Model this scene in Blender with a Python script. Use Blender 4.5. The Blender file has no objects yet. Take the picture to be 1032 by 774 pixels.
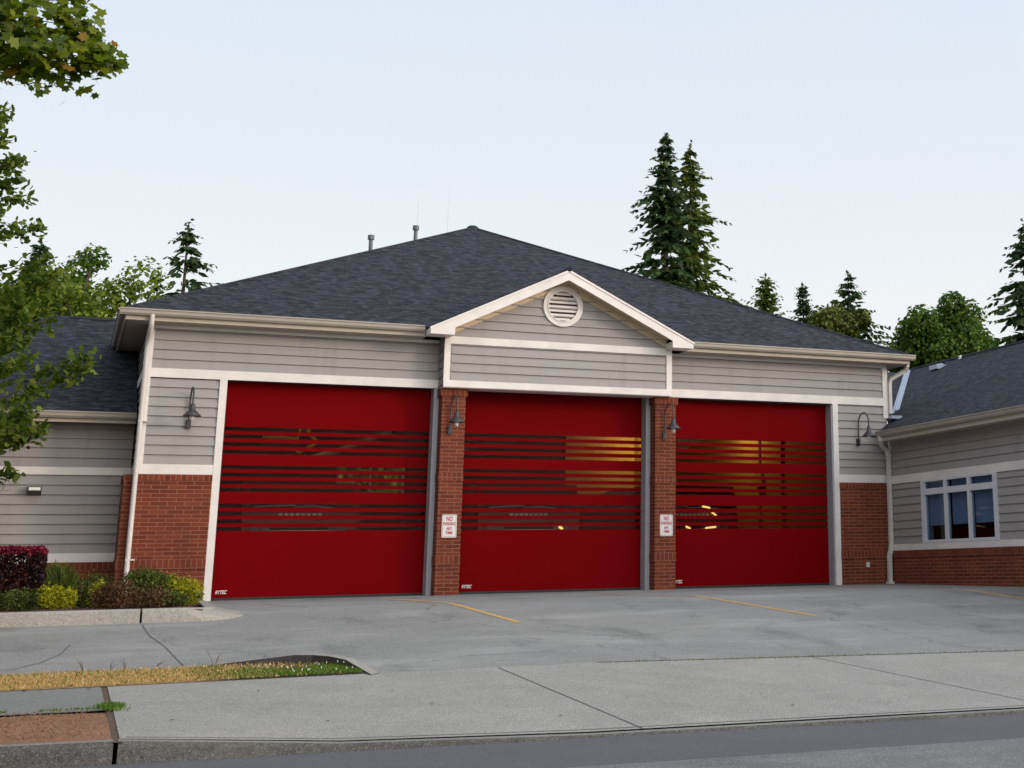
import bpy, math, random
from mathutils import Vector, Matrix, noise
R = math.radians
scn = bpy.context.scene
col = scn.collection
rnd = random.Random(7)

# ------------------------------------------------------------------ helpers
def lerp(a, b, t): return a + (b - a) * t
def interp(x, xs, ys):
    if x <= xs[0]: return ys[0]
    for i in range(1, len(xs)):
        if x <= xs[i]:
            return lerp(ys[i-1], ys[i], (x - xs[i-1]) / (xs[i] - xs[i-1]))
    return ys[-1]

class MB:
    def __init__(s): s.v = []; s.f = []; s.m = []; s.sm = []
    def add(s, vs, fs, m=0, smooth=False):
        o = len(s.v); s.v += [tuple(p) for p in vs]
        for f in fs:
            s.f.append(tuple(i + o for i in f)); s.m.append(m); s.sm.append(smooth)
    def box(s, x0, x1, y0, y1, z0, z1, m=0):
        vs = [(x0,y0,z0),(x1,y0,z0),(x1,y1,z0),(x0,y1,z0),(x0,y0,z1),(x1,y0,z1),(x1,y1,z1),(x0,y1,z1)]
        s.add(vs, [(3,2,1,0),(4,5,6,7),(0,1,5,4),(1,2,6,5),(2,3,7,6),(3,0,4,7)], m)
    def prism(s, poly, d0, d1, axis='y', m=0):
        """poly in the plane normal to axis, extruded d0..d1"""
        n = len(poly)
        def P(a, b, d):
            return (a, d, b) if axis == 'y' else ((d, a, b) if axis == 'x' else (a, b, d))
        vs = [P(a, b, d0) for a, b in poly] + [P(a, b, d1) for a, b in poly]
        fs = [tuple(range(n)), tuple(range(2*n-1, n-1, -1))]
        fs += [(i, i+n, (i+1) % n + n, (i+1) % n) for i in range(n)]
        s.add(vs, fs, m)
    def tube(s, pts, rad, n=10, m=0, caps=True):
        pts = [Vector(p) for p in pts]
        rs = rad if isinstance(rad, (list, tuple)) else [rad] * len(pts)
        rings = []; ref = None
        for i, p in enumerate(pts):
            d = (pts[min(i+1, len(pts)-1)] - pts[max(i-1, 0)])
            if d.length < 1e-9: d = Vector((0,0,1))
            d.normalize()
            if ref is None:
                ref = Vector((1,0,0)) if abs(d.x) < .8 else Vector((0,1,0))
            u = ref - d * ref.dot(d); u.normalize(); ref = u; w = d.cross(u)
            rings.append([p + (u * math.cos(2*math.pi*k/n) + w * math.sin(2*math.pi*k/n)) * rs[i] for k in range(n)])
        vs = [q for r in rings for q in r]; fs = []
        for i in range(len(rings)-1):
            for k in range(n):
                a = i*n + k; b = i*n + (k+1) % n
                fs.append((a, b, b+n, a+n))
        s.add(vs, fs, m, True)
        if caps:
            s.add(rings[0], [tuple(range(n-1, -1, -1))], m); s.add(rings[-1], [tuple(range(n))], m)
    def rtube(s, pts, w, h, m=0):
        """rectangular section along a path"""
        pts = [Vector(p) for p in pts]; rings = []
        for i, p in enumerate(pts):
            d = (pts[min(i+1, len(pts)-1)] - pts[max(i-1, 0)]).normalized()
            u = Vector((1,0,0)) - d * d.x
            if u.length < .2: u = Vector((0,1,0)) - d * d.y
            u.normalize(); v = d.cross(u)
            rings.append([p + u*w/2*a + v*h/2*b for a, b in ((-1,-1),(1,-1),(1,1),(-1,1))])
        vs = [q for r in rings for q in r]
        fs = [(i*4+k, i*4+(k+1)%4, i*4+4+(k+1)%4, i*4+4+k) for i in range(len(rings)-1) for k in range(4)]
        fs += [(3,2,1,0), tuple(len(vs)-4+k for k in range(4))]
        s.add(vs, fs, m)
    def lathe(s, prof, c, n=20, m=0, axis=None):
        vs = []
        for r, z in prof:
            for k in range(n):
                a = 2*math.pi*k/n
                vs.append((c[0]+r*math.cos(a), c[1]+r*math.sin(a), c[2]+z))
        fs = [(i*n+k, i*n+(k+1)%n, (i+1)*n+(k+1)%n, (i+1)*n+k) for i in range(len(prof)-1) for k in range(n)]
        s.add(vs, fs, m, True)
    def build(s, name, mats, parent=None, off=(0,0,0)):
        me = bpy.data.meshes.new(name)
        o3 = Vector(off)
        if parent is not None: o3 = Vector(parent['_w']) if '_w' in parent else Vector(wloc(parent))
        me.from_pydata([(x-o3.x, y-o3.y, z-o3.z) for x, y, z in s.v], [], s.f)
        if not isinstance(mats, (list, tuple)): mats = [mats]
        for mt in mats: me.materials.append(mt)
        me.polygons.foreach_set('material_index', s.m)
        me.polygons.foreach_set('use_smooth', s.sm)
        me.update()
        o = bpy.data.objects.new(name, me); col.objects.link(o)
        if parent is not None: o.parent = parent
        else: o.location = off
        return o
def wloc(o):
    p = Vector(o.location)
    while o.parent: o = o.parent; p += Vector(o.location)
    return p
def tag(o, label=None, cat=None, group=None, kind=None):
    if label: o['label'] = label
    if cat: o['category'] = cat
    if group: o['group'] = group
    if kind: o['kind'] = kind
    return o
def empty(name, loc, label, cat, group=None):
    o = bpy.data.objects.new(name, None); col.objects.link(o); o.location = loc
    return tag(o, label, cat, group)
def copy_tree(o, loc=None, parent=None):
    c = o.copy(); col.objects.link(c)
    if parent is not None: c.parent = parent
    if loc is not None: c.location = loc
    for ch in [x for x in bpy.data.objects if x.parent == o]:
        copy_tree(ch, None, c)
    return c

# ------------------------------------------------------------------ materials
class NT:
    def __init__(s, name):
        s.mat = bpy.data.materials.new(name); s.mat.use_nodes = True
        s.t = s.mat.node_tree; s.t.nodes.clear()
        s.out = s.n('ShaderNodeOutputMaterial')
    def n(s, typ, **kw):
        nd = s.t.nodes.new(typ)
        for k, v in kw.items():
            if k.startswith('_'): setattr(nd, k[1:], v)
        return nd
    def l(s, a, b): s.t.links.new(a, b)
    def math(s, op, a, b=None, c=None):
        nd = s.n('ShaderNodeMath', _operation=op)
        for i, x in enumerate((a, b, c)):
            if x is None: continue
            if isinstance(x, (int, float)): nd.inputs[i].default_value = x
            else: s.l(x, nd.inputs[i])
        return nd.outputs[0]
    def mix(s, f, a, b, mode='MIX'):
        nd = s.n('ShaderNodeMix', _data_type='RGBA', _blend_type=mode)
        for sock, x in ((nd.inputs[0], f), (nd.inputs[6], a), (nd.inputs[7], b)):
            if isinstance(x, (int, float)): sock.default_value = x
            elif isinstance(x, (tuple, list)): sock.default_value = (*x[:3], 1)
            else: s.l(x, sock)
        return nd.outputs[2]
    def pos(s): return s.n('ShaderNodeNewGeometry').outputs['Position']
    def noise(s, scale, detail=4, vec=None, rough=.55):
        nd = s.n('ShaderNodeTexNoise'); nd.inputs['Scale'].default_value = scale
        nd.inputs['Detail'].default_value = detail; nd.inputs['Roughness'].default_value = rough
        s.l(vec if vec is not None else s.pos(), nd.inputs['Vector']); return nd.outputs['Fac']
    def ramp(s, f, stops):
        nd = s.n('ShaderNodeValToRGB'); e = nd.color_ramp.elements
        while len(e) < len(stops): e.new(.5)
        for el, (p, c) in zip(e, stops):
            el.position = p; el.color = (*c, 1) if len(c) == 3 else c
        s.l(f, nd.inputs[0]); return nd.outputs[0]
    def vec(s, x, y, z=0.):
        nd = s.n('ShaderNodeCombineXYZ')
        for i, q in enumerate((x, y, z)):
            if isinstance(q, (int, float)): nd.inputs[i].default_value = q
            else: s.l(q, nd.inputs[i])
        return nd.outputs[0]
    def uv(s):
        """u along the wall, v up"""
        g = s.n('ShaderNodeNewGeometry'); p = s.n('ShaderNodeSeparateXYZ'); q = s.n('ShaderNodeSeparateXYZ')
        s.l(g.outputs['Position'], p.inputs[0]); s.l(g.outputs['True Normal'], q.inputs[0])
        nx = s.math('ABSOLUTE', q.outputs[0]); ny = s.math('ABSOLUTE', q.outputs[1])
        sel = s.math('GREATER_THAN', nx, ny)
        u = s.math('ADD', s.math('MULTIPLY', p.outputs[0], s.math('SUBTRACT', 1., sel)), s.math('MULTIPLY', p.outputs[1], sel))
        return u, p.outputs[2], p
    def bsdf(s, color, rough=.7, metal=0., bump=None, bs=.3, bd=.01, spec=.5, rsock=None):
        b = s.n('ShaderNodeBsdfPrincipled')
        if isinstance(color, (tuple, list)): b.inputs['Base Color'].default_value = (*color[:3], 1)
        else: s.l(color, b.inputs['Base Color'])
        b.inputs['Roughness'].default_value = rough; b.inputs['Metallic'].default_value = metal
        b.inputs['Specular IOR Level'].default_value = spec
        if bump is not None:
            bn = s.n('ShaderNodeBump'); bn.inputs['Strength'].default_value = bs; bn.inputs['Distance'].default_value = bd
            s.l(bump, bn.inputs['Height']); s.l(bn.outputs[0], b.inputs['Normal'])
        s.l(b.outputs[0], s.out.inputs[0]); return b

def plain(name, c, rough=.6, metal=0., var=.12, scale=6., spec=.5):
    t = NT(name); f = t.noise(scale, 5)
    a = tuple(x*(1-var) for x in c); b = tuple(min(1, x*(1+var)) for x in c)
    t.bsdf(t.ramp(f, [(.3, a), (.7, b)]), rough, metal, spec=spec)
    return t.mat
def emit(name, c, s):
    t = NT(name); e = t.n('ShaderNodeEmission'); e.inputs[0].default_value = (*c, 1); e.inputs[1].default_value = s
    t.l(e.outputs[0], t.out.inputs[0]); return t.mat

def mat_siding():
    t = NT('siding_paint'); u, v, p = t.uv()
    row = t.math('FLOOR', t.math('DIVIDE', v, .188))
    w = t.n('ShaderNodeTexWhiteNoise', _noise_dimensions='1D'); t.l(row, w.inputs['W'])
    big = t.noise(.9, 4); grain = t.noise(9, 5, t.vec(u, t.math('MULTIPLY', v, 12.)))
    c = t.mix(t.math('MULTIPLY', w.outputs[0], .35), (.325,.297,.282), (.275,.252,.240))
    c = t.mix(t.math('MULTIPLY', big, .35), c, (.27,.248,.24))
    c = t.mix(t.math('MULTIPLY', grain, .22), c, (.42,.385,.37))
    st_ = t.noise(1., 5, t.vec(t.math('MULTIPLY', u, 3.5), t.math('MULTIPLY', v, .5)))
    c = t.mix(t.ramp(st_, [(.52,(0,0,0)),(.75,(.35,.35,.35))]), c, (.20,.182,.172))
    t.bsdf(c, .65, bump=grain, bs=.12, bd=.004); return t.mat
def mat_brick(soldier=False):
    t = NT('brick_soldier_course' if soldier else 'brick_running_bond'); u, v, p = t.uv()
    b = t.n('ShaderNodeTexBrick')
    if soldier:
        t.l(t.vec(v, u), b.inputs['Vector']); b.offset = 0.
        b.inputs['Brick Width'].default_value = .4; b.inputs['Row Height'].default_value = .1
        b.inputs['Mortar Size'].default_value = .009
    else:
        t.l(t.vec(u, v), b.inputs['Vector']); b.offset = .5
        b.inputs['Brick Width'].default_value = .305; b.inputs['Row Height'].default_value = .0785
        b.inputs['Mortar Size'].default_value = .0085
    b.inputs['Scale'].default_value = 1.; b.inputs['Mortar Smooth'].default_value = .25; b.inputs['Bias'].default_value = -.1
    b.inputs['Color1'].default_value = (.115,.018,.009,1); b.inputs['Color2'].default_value = (.215,.042,.017,1)
    b.inputs['Mortar'].default_value = (.26,.145,.095,1)
    n1 = t.noise(2.2, 5); n2 = t.noise(30, 4)
    c = t.mix(t.math('MULTIPLY', n1, .35), b.outputs[0], (.15,.032,.017))
    c = t.mix(t.math('MULTIPLY', n2, .3), c, (.21,.055,.025))
    sn = t.noise(1., 5, t.vec(t.math('MULTIPLY', u, 1.6), t.math('MULTIPLY', v, .6)))
    c = t.mix(t.ramp(sn, [(.5,(0,0,0)),(.72,(.5,.5,.5))]), c, (.10,.028,.018))
    inv = t.math('SUBTRACT', 1., b.outputs[1])
    t.bsdf(c, .85, bump=t.math('ADD', inv, t.math('MULTIPLY', n2, .4)), bs=.6, bd=.006, spec=.25); return t.mat
def mat_shingle(name='roof_shingles', k=1.):
    t = NT(name); u, v, p = t.uv()
    b = t.n('ShaderNodeTexBrick'); t.l(t.vec(u, v), b.inputs['Vector']); b.offset = .37; b.offset_frequency = 2
    b.squash = .72; b.squash_frequency = 3
    b.inputs['Scale'].default_value = 1.; b.inputs['Brick Width'].default_value = .27
    b.inputs['Row Height'].default_value = .062; b.inputs['Mortar Size'].default_value = .004; b.inputs['Bias'].default_value = 0
    b.inputs['Color1'].default_value = (.009*k,.010*k,.016*k,1); b.inputs['Color2'].default_value = (.062*k,.066*k,.086*k,1)
    b.inputs['Mortar'].default_value = (.012*k,.012*k,.016*k,1)
    n1 = t.noise(.55, 5); n2 = t.noise(60, 3); n3 = t.noise(5, 4, t.vec(u, t.math('MULTIPLY', v, 5.)))
    c = t.mix(t.math('MULTIPLY', n1, .5), b.outputs[0], (.022*k,.024*k,.034*k))
    c = t.mix(t.ramp(n3, [(.5,(0,0,0)),(.66,(.75,.75,.75))]), c, (.105*k,.110*k,.135*k))
    c = t.mix(t.math('MULTIPLY', n2, .3), c, (.04*k,.042*k,.05*k))
    t.bsdf(c, .92, bump=t.math('ADD', b.outputs[1], t.math('MULTIPLY', n2, .5)), bs=.4, bd=.008, spec=.2); return t.mat
def mat_ground(name, base, dark, light, fine=45, stain=.5, crack=False):
    t = NT(name); n1 = t.noise(.55, 8, rough=.68); n2 = t.noise(2.3, 6, rough=.65); n3 = t.noise(fine, 3)
    c = t.mix(t.ramp(n1, [(.38,(0,0,0)),(.65,(1,1,1))]), base, dark)
    c = t.mix(t.math('MULTIPLY', n2, stain), c, light)
    c = t.mix(t.ramp(n3, [(.35,(.45,.45,.45)),(.6,(0,0,0))]), c, tuple(x*.62 for x in dark))
    n4 = t.noise(90, 2)
    c = t.mix(t.ramp(n4, [(.55,(0,0,0)),(.68,(.7,.7,.7))]), c, tuple(min(1, x*1.5) for x in light))
    n7 = t.noise(22, 5, rough=.7)
    c = t.mix(t.ramp(n7, [(.56,(0,0,0)),(.70,(.5,.5,.5))]), c, tuple(x*.6 for x in dark))
    if crack:
        vo = t.n('ShaderNodeTexVoronoi', _feature='DISTANCE_TO_EDGE'); vo.inputs['Scale'].default_value = .16
        w = t.n('ShaderNodeTexNoise'); w.inputs['Scale'].default_value = 1.3; w.inputs['Detail'].default_value = 6
        t.l(t.pos(), w.inputs['Vector'])
        mx = t.n('ShaderNodeVectorMath', _operation='MULTIPLY_ADD'); t.l(w.outputs['Color'], mx.inputs[0])
        mx.inputs[1].default_value = (1.1,1.1,.1); t.l(t.pos(), mx.inputs[2]); t.l(mx.outputs[0], vo.inputs['Vector'])
        c = t.mix(t.ramp(vo.outputs['Distance'], [(0.,(.55,.55,.55)),(.0035,(0,0,0))]), c, tuple(x*.4 for x in dark))
        # pale tyre scuffs, drawn out along the drive
        sx = t.n('ShaderNodeSeparateXYZ'); t.l(t.pos(), sx.inputs[0])
        n5 = t.noise(1., 5, t.vec(t.math('MULTIPLY', sx.outputs[0], .35), t.math('MULTIPLY', sx.outputs[1], 1.1)))
        c = t.mix(t.ramp(n5, [(.52,(0,0,0)),(.70,(.65,.65,.65))]), c, light)
        n6 = t.noise(1., 6, t.vec(t.math('MULTIPLY', sx.outputs[0], .8), t.math('MULTIPLY', sx.outputs[1], .35)), rough=.7)
        c = t.mix(t.ramp(n6, [(.55,(0,0,0)),(.68,(.6,.6,.6))]), c, tuple(x*.72 for x in dark))
    t.bsdf(c, .88, bump=n3, bs=.35, bd=.006, spec=.25); return t.mat
def mat_leaf(name, c0, c1, c2, trans=.35, odd=None):
    t = NT(name); g = t.n('ShaderNodeNewGeometry')
    st = [(0., c0), (.55, c1), (.93, c2)]
    if odd: st = [(0., c0), (.5, c1), (.90, c2), (.955, c2), (.965, odd)]
    c = t.ramp(g.outputs['Random Per Island'], st)
    c = t.mix(t.math('MULTIPLY', t.noise(.9, 3), .5), c, c0)
    d = t.n('ShaderNodeBsdfDiffuse'); tr = t.n('ShaderNodeBsdfTranslucent'); m = t.n('ShaderNodeMixShader')
    t.l(c, d.inputs[0]); t.l(c, tr.inputs[0]); m.inputs[0].default_value = trans
    gl = t.n('ShaderNodeBsdfGlossy'); gl.inputs['Roughness'].default_value = .45; m2 = t.n('ShaderNodeMixShader'); m2.inputs[0].default_value = .018
    t.l(d.outputs[0], m.inputs[1]); t.l(tr.outputs[0], m.inputs[2])
    t.l(m.outputs[0], m2.inputs[1]); t.l(gl.outputs[0], m2.inputs[2]); t.l(m2.outputs[0], t.out.inputs[0]); return t.mat
def mat_glass(name, tint, refl=.9, ior=1.35, rough=.02):
    t = NT(name); tr = t.n('ShaderNodeBsdfTransparent'); tr.inputs[0].default_value = (*tint, 1)
    gl = t.n('ShaderNodeBsdfGlossy'); gl.inputs['Roughness'].default_value = rough; gl.inputs[0].default_value = (refl,refl,refl,1)
    lw_ = t.n('ShaderNodeLayerWeight'); f0 = ((ior-1)/(ior+1))**2; m = t.n('ShaderNodeMixShader')
    t.l(t.math('ADD', f0, t.math('MULTIPLY', 1-f0, t.math('POWER', lw_.outputs['Facing'], 5.))), m.inputs[0]); t.l(tr.outputs[0], m.inputs[1]); t.l(gl.outputs[0], m.inputs[2])
    t.l(m.outputs[0], t.out.inputs[0]); return t.mat
def mat_door():
    t = NT('red_door_curtain'); u, v, p = t.uv()
    n1 = t.noise(.8, 4, t.vec(t.math('MULTIPLY', u, .4), v)); n2 = t.noise(3., 4, t.vec(t.math('MULTIPLY', u, .15), t.math('MULTIPLY', v, 3.)))
    c = t.mix(n1, (.172,.0003,.0020), (.132,.0003,.0018)); c = t.mix(t.math('MULTIPLY', n2, .35), c, (.21,.0006,.0026))
    rib = t.math('SINE', t.math('MULTIPLY', v, 2*math.pi/.076))
    t.bsdf(c, .6, bump=rib, bs=.06, bd=.002, spec=.03); return t.mat

M = {}
M['siding'] = mat_siding(); M['brick'] = mat_brick(); M['soldier'] = mat_brick(True)
M['shingle'] = mat_shingle(k=.68); M['trim'] = plain('cream_trim_paint', (.73,.675,.635), .5, var=.09, scale=2.2)
M['gutter'] = plain('beige_gutter_metal', (.36,.315,.265), .45, var=.08, scale=2)
M['downspout'] = plain('downspout_cream_metal', (.60,.55,.51), .45, var=.07, scale=3)
M['soffit'] = plain('soffit_paint', (.46,.39,.32), .7, var=.05); M['frieze'] = plain('sun_warmed_frieze_paint', (.66,.52,.36), .6, var=.05)  # frieze tan has the low sun's warmth put into its colour
M['jamb'] = plain('grey_jamb_metal', (.34,.35,.375), .45, var=.06)
M['door'] = mat_door(); M['rubber'] = plain('black_rubber', (.012,.02,.02), .7)
M['slit'] = mat_glass('clear_vision_strip', (.86,.88,.82), .14, 1.3)
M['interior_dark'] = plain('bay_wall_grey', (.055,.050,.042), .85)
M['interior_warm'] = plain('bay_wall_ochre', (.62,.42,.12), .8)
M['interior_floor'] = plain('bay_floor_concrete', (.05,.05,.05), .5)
M['lampmetal'] = plain('bronze_lamp_metal', (.060,.055,.058), .4, .4)
M['bulb'] = plain('frosted_bulb_glass', (.80,.76,.70), .2, var=.02)
M['signwhite'] = plain('sign_white_enamel', (.72,.70,.68), .4, var=.03)
M['signred'] = plain('sign_red_print', (.50,.02,.03), .5, var=.03)
M['white'] = plain('window_frame_white', (.62,.62,.64), .4, var=.04)
M['winglass'] = mat_glass('window_glass', (.70,.78,.86), .45, 1.5)
M['blind'] = plain('roller_blind_cloth', (.34,.38,.46), .8, var=.03)
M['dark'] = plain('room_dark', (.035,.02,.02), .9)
M['galv'] = plain('galvanised_flashing', (.36,.41,.50), .35, .55)
M['pipe'] = plain('vent_pipe_metal', (.13,.15,.16), .6, .3)
M['plastic'] = plain('pale_plastic_cover', (.6,.58,.55), .5)
M['forecourt'] = mat_ground('forecourt_concrete', (.222,.215,.204), (.165,.161,.154), (.335,.325,.31), 45, .5, crack=True)
M['apron'] = mat_ground('apron_concrete', (.262,.250,.232), (.188,.180,.168), (.42,.402,.375), 55, .5)
M['walk'] = mat_ground('old_sidewalk_concrete', (.19,.186,.175), (.14,.137,.13), (.27,.262,.25), 50, .5)
M['kerb'] = mat_ground('kerb_concrete', (.20,.19,.175), (.125,.12,.11), (.31,.295,.275), 30, .6)
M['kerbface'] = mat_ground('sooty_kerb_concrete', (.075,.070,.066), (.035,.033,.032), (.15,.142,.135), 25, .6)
M['bedkerb'] = mat_ground('planter_kerb_concrete', (.285,.262,.232), (.23,.21,.185), (.37,.345,.31), 30, .6)
M['road'] = mat_ground('asphalt_smooth', (.098,.098,.104), (.078,.078,.084), (.135,.135,.14), 70, .4)
M['chip'] = mat_ground('asphalt_chip_seal', (.125,.125,.122), (.055,.055,.055), (.30,.30,.29), 38, .6)
M['joint'] = plain('joint_dirt', (.060,.050,.040), .95); M['crack'] = plain('old_crack_dirt', (.105,.098,.088), .95, var=.3, scale=8); M['rustjoint'] = plain('rusty_joint_dirt', (.085,.050,.035), .95)
M['dirt'] = mat_ground('bare_dirt', (.24,.105,.055), (.15,.065,.036), (.36,.19,.11), 25, .7)
M['mulch'] = mat_ground('bark_mulch', (.070,.030,.022), (.040,.018,.014), (.12,.055,.040), 20, .7)
M['shaded_soil'] = mat_ground('dark_shaded_soil', (.040,.034,.034), (.022,.02,.02), (.07,.06,.055), 20, .7)
M['field'] = mat_ground('rough_grass_ground', (.055,.07,.03), (.035,.045,.02), (.10,.11,.05), 9, .6)
M['yellow'] = None
def mat_paintline():
    t = NT('worn_yellow_line'); n = t.noise(9, 6); n2 = t.noise(45, 3)
    c = t.mix(t.ramp(t.math('MULTIPLY', t.math('ADD', n, n2), .5), [(.47,(0,0,0)),(.66,(1,1,1))]), (.60,.33,.08), (.30,.235,.16))
    t.bsdf(c, .85, spec=.2); return t.mat
M['yellow'] = mat_paintline()
M['bark'] = mat_ground('tree_bark', (.075,.055,.042), (.04,.03,.024), (.14,.11,.085), 12, .6)
M['maple'] = mat_leaf('maple_leaf', (.050,.085,.004), (.14,.20,.008), (.26,.30,.012), .55, odd=(.40,.20,.03))
M['street'] = mat_leaf('small_tree_leaf', (.032,.062,.006), (.105,.165,.014), (.25,.29,.04), .5)
M['fir'] = mat_leaf('fir_needles', (.024,.052,.026), (.060,.110,.040), (.12,.165,.04), .3)
M['fir2'] = mat_leaf('fir_needles_olive', (.040,.064,.016), (.105,.145,.024), (.19,.22,.035), .3)
M['broad'] = mat_leaf('broad_leaf_green', (.026,.062,.008), (.085,.17,.016), (.18,.28,.03), .4)
M['lime'] = mat_leaf('lime_leaf', (.07,.10,.010), (.17,.23,.018), (.30,.36,.04), .4)
M['cedar'] = mat_leaf('cedar_sprays', (.035,.050,.008), (.10,.125,.014), (.19,.20,.03), .25)
M['plum'] = mat_leaf('dark_red_leaf', (.014,.006,.007), (.030,.010,.012), (.055,.018,.018), .2)
M['redtip'] = mat_leaf('red_tip_leaf', (.10,.008,.020), (.23,.016,.038), (.36,.035,.06), .35)
M['shrubg'] = mat_leaf('shrub_green_leaf', (.022,.036,.008), (.080,.11,.016), (.18,.21,.03), .3)
M['gold'] = mat_leaf('golden_leaf', (.12,.14,.006), (.36,.35,.010), (.62,.52,.02), .3)
M['brown'] = mat_leaf('rusty_brown_twigs', (.045,.024,.012), (.115,.055,.025), (.19,.095,.04), .2)
M['straw'] = mat_leaf('straw_blade', (.40,.25,.09), (.60,.40,.16), (.74,.55,.27), .3)
M['blade'] = mat_leaf('green_blade', (.06,.12,.012), (.11,.22,.02), (.19,.30,.035), .4)
M['litter'] = mat_leaf('leaf_litter', (.12,.06,.035), (.22,.12,.07), (.34,.20,.12), .1)
M['flower'] = plain('clover_flower', (.65,.62,.55), .8)
M['engine_red'] = plain('fire_engine_red', (.20,.008,.008), .3)
M['engine_white'] = plain('fire_engine_white', (.40,.40,.40), .3)
M['chrome'] = plain('chrome', (.5,.52,.55), .15, 1.)
M['black'] = plain('tyre_black', (.015,.015,.015), .7)
M['bluebar'] = plain('pale_blue_trim', (.20,.40,.45), .3)
M['hose'] = plain('yellow_hose', (.85,.58,.03), .4)
M['duct'] = plain('grey_duct', (.5,.5,.45), .4, .3)
M['amber'] = emit('amber_glow_spot', (1., .66, .22), 1.5)  # self-lit colour for reflection spots and the middle engine's one lamp
M['warmlamp'] = emit('lit_bay_lamp', (1., .68, .28), 6.)

# ------------------------------------------------------------------ ground heights
def kt(x): return interp(x, [-80,-2.1,-.35,1.9,6.8,90], [-.84+.018*77.9,-.84,-.98,-1.06,-1.135,-1.135-.018*83.2])
def zroad(x): return -1.01 - .018*(max(-80, min(90, x)) + 2.1)
def zg(x, y):
    z13 = -.66 - .02*max(0, min(x, 30)-3.2) + .012*max(0, -3-max(x, -60))
    return interp(y, [-16.9,-13,-5.5,0], [kt(x), z13, -.06, 0])
def zter(x, y):
    if y > -16.9: return zg(x, y) - .09
    return zroad(x) - .06
XS = [-80,-60,-40,-25,-15,-10,-7,-5,-4,-3,-2.1,-1.7,-1.2,-.8,-.35,0,.3,.6,1,1.5,1.9,2.5,3.2,4,5,6.8,8,10,12,15,18,22,26,30,40,60,90]
def sheet(name, x0, x1, ys, zf, mat, dz=0., kind='structure', xs=None):
    xx = sorted(set([x0, x1] + [x for x in (xs or XS) if x0 < x < x1])); mb = MB()
    vs = [(x, y, zf(x, y) + dz) for y in ys for x in xx]; n = len(xx)
    fs = [(j*n+i, j*n+i+1, (j+1)*n+i+1, (j+1)*n+i) for j in range(len(ys)-1) for i in range(n-1)]
    mb.add(vs, fs); o = mb.build(name, mat)
    if kind: o['kind'] = kind
    return o
def strip(name, pts, w, mat, dz, zf=zg, seg=14):
    """thin painted or dirt strip following the ground along a polyline"""
    mb = MB(); P = []
    for (a, b) in zip(pts[:-1], pts[1:]):
        for i in range(seg): P.append((lerp(a[0], b[0], i/seg), lerp(a[1], b[1], i/seg)))
    P.append(pts[-1]); vs = []
    for i, (x, y) in enumerate(P):
        a = P[max(0, i-1)]; b = P[min(len(P)-1, i+1)]; d = math.hypot(b[0]-a[0], b[1]-a[1])
        nx, ny = -(b[1]-a[1])/d, (b[0]-a[0])/d
        for s in (-1, 1): vs.append((x+nx*w/2*s, y+ny*w/2*s, zf(x+nx*w/2*s, y+ny*w/2*s)+dz))
    mb.add(vs, [(2*i, 2*i+1, 2*i+3, 2*i+2) for i in range(len(P)-1)])
    o = mb.build(name, mat); o['kind'] = 'structure'; return o

far = [-400,-200,-120] + XS + [130,200,400]
sheet('terrain', -400, 400, [-400,-200,-100,-60,-30,-16.901,-16.9,-13,-5.5,0,30,80,200,400], zter, M['field'], xs=far)
sheet('forecourt', -60, 60, [-13.0,-10,-7.5,-5.5,-3,0,1.0], zg, M['forecourt'])
sheet('driveway_apron', -2.10, 60, [-16.74,-15.6,-14.3,-13.0], zg, M['apron'])
sheet('sidewalk', -60, -2.16, [-14.92,-14,-13.0], zg, M['walk'], .0)
sheet('dirt_verge', -60, -2.16, [-16.74,-15.8,-14.92], lambda x, y: zg(x, y)-.012+.02*noise.noise((x*2,y*2,0)), M['dirt'],
      xs=[-60,-40,-20,-10]+[-8+i*.2 for i in range(30)])
sheet('expansion_joint', -2.16, -2.08, [-16.90,-16.74,-13.0], lambda x,y: zg(x,y), M['rustjoint'], -.006)
sheet('road_gutter', -80, 90, [-18.85,-16.91], lambda x, y: zroad(x), M['road'])
sheet('road', -80, 90, [-45,-30,-18.85], lambda x, y: zroad(x)+.002, M['chip'])
# far side of the street
mb = MB(); mb.box(-80, 90, -45.3, -45, -2.6, -.85); mb.build('far_kerb', M['kerb'])['kind'] = 'structure'

# kerbs as swept profiles
def kerb(name, x0, x1, xs=XS):
    xx = sorted(set([x0, x1] + [x for x in xs if x0 < x < x1])); mb = MB(); vs = []
    for x in xx:
        t = kt(x); r = zroad(x) - .05
        c = min(.035, max(.012, (t - zroad(x))*.3))
        vs += [(x,-16.74,t-.05), (x,-16.74,t+.004), (x,-16.90+c,t+.002), (x,-16.90,t-c), (x,-16.93,r)]
    n = 5
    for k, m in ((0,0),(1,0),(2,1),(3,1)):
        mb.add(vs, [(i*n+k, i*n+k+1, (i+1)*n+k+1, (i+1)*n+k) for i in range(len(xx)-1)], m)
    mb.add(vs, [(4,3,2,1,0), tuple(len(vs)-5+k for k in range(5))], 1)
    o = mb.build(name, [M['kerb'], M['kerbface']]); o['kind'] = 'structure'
kerb('kerb', -60, -2.15); kerb('kerb', -2.115, 60)
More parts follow.
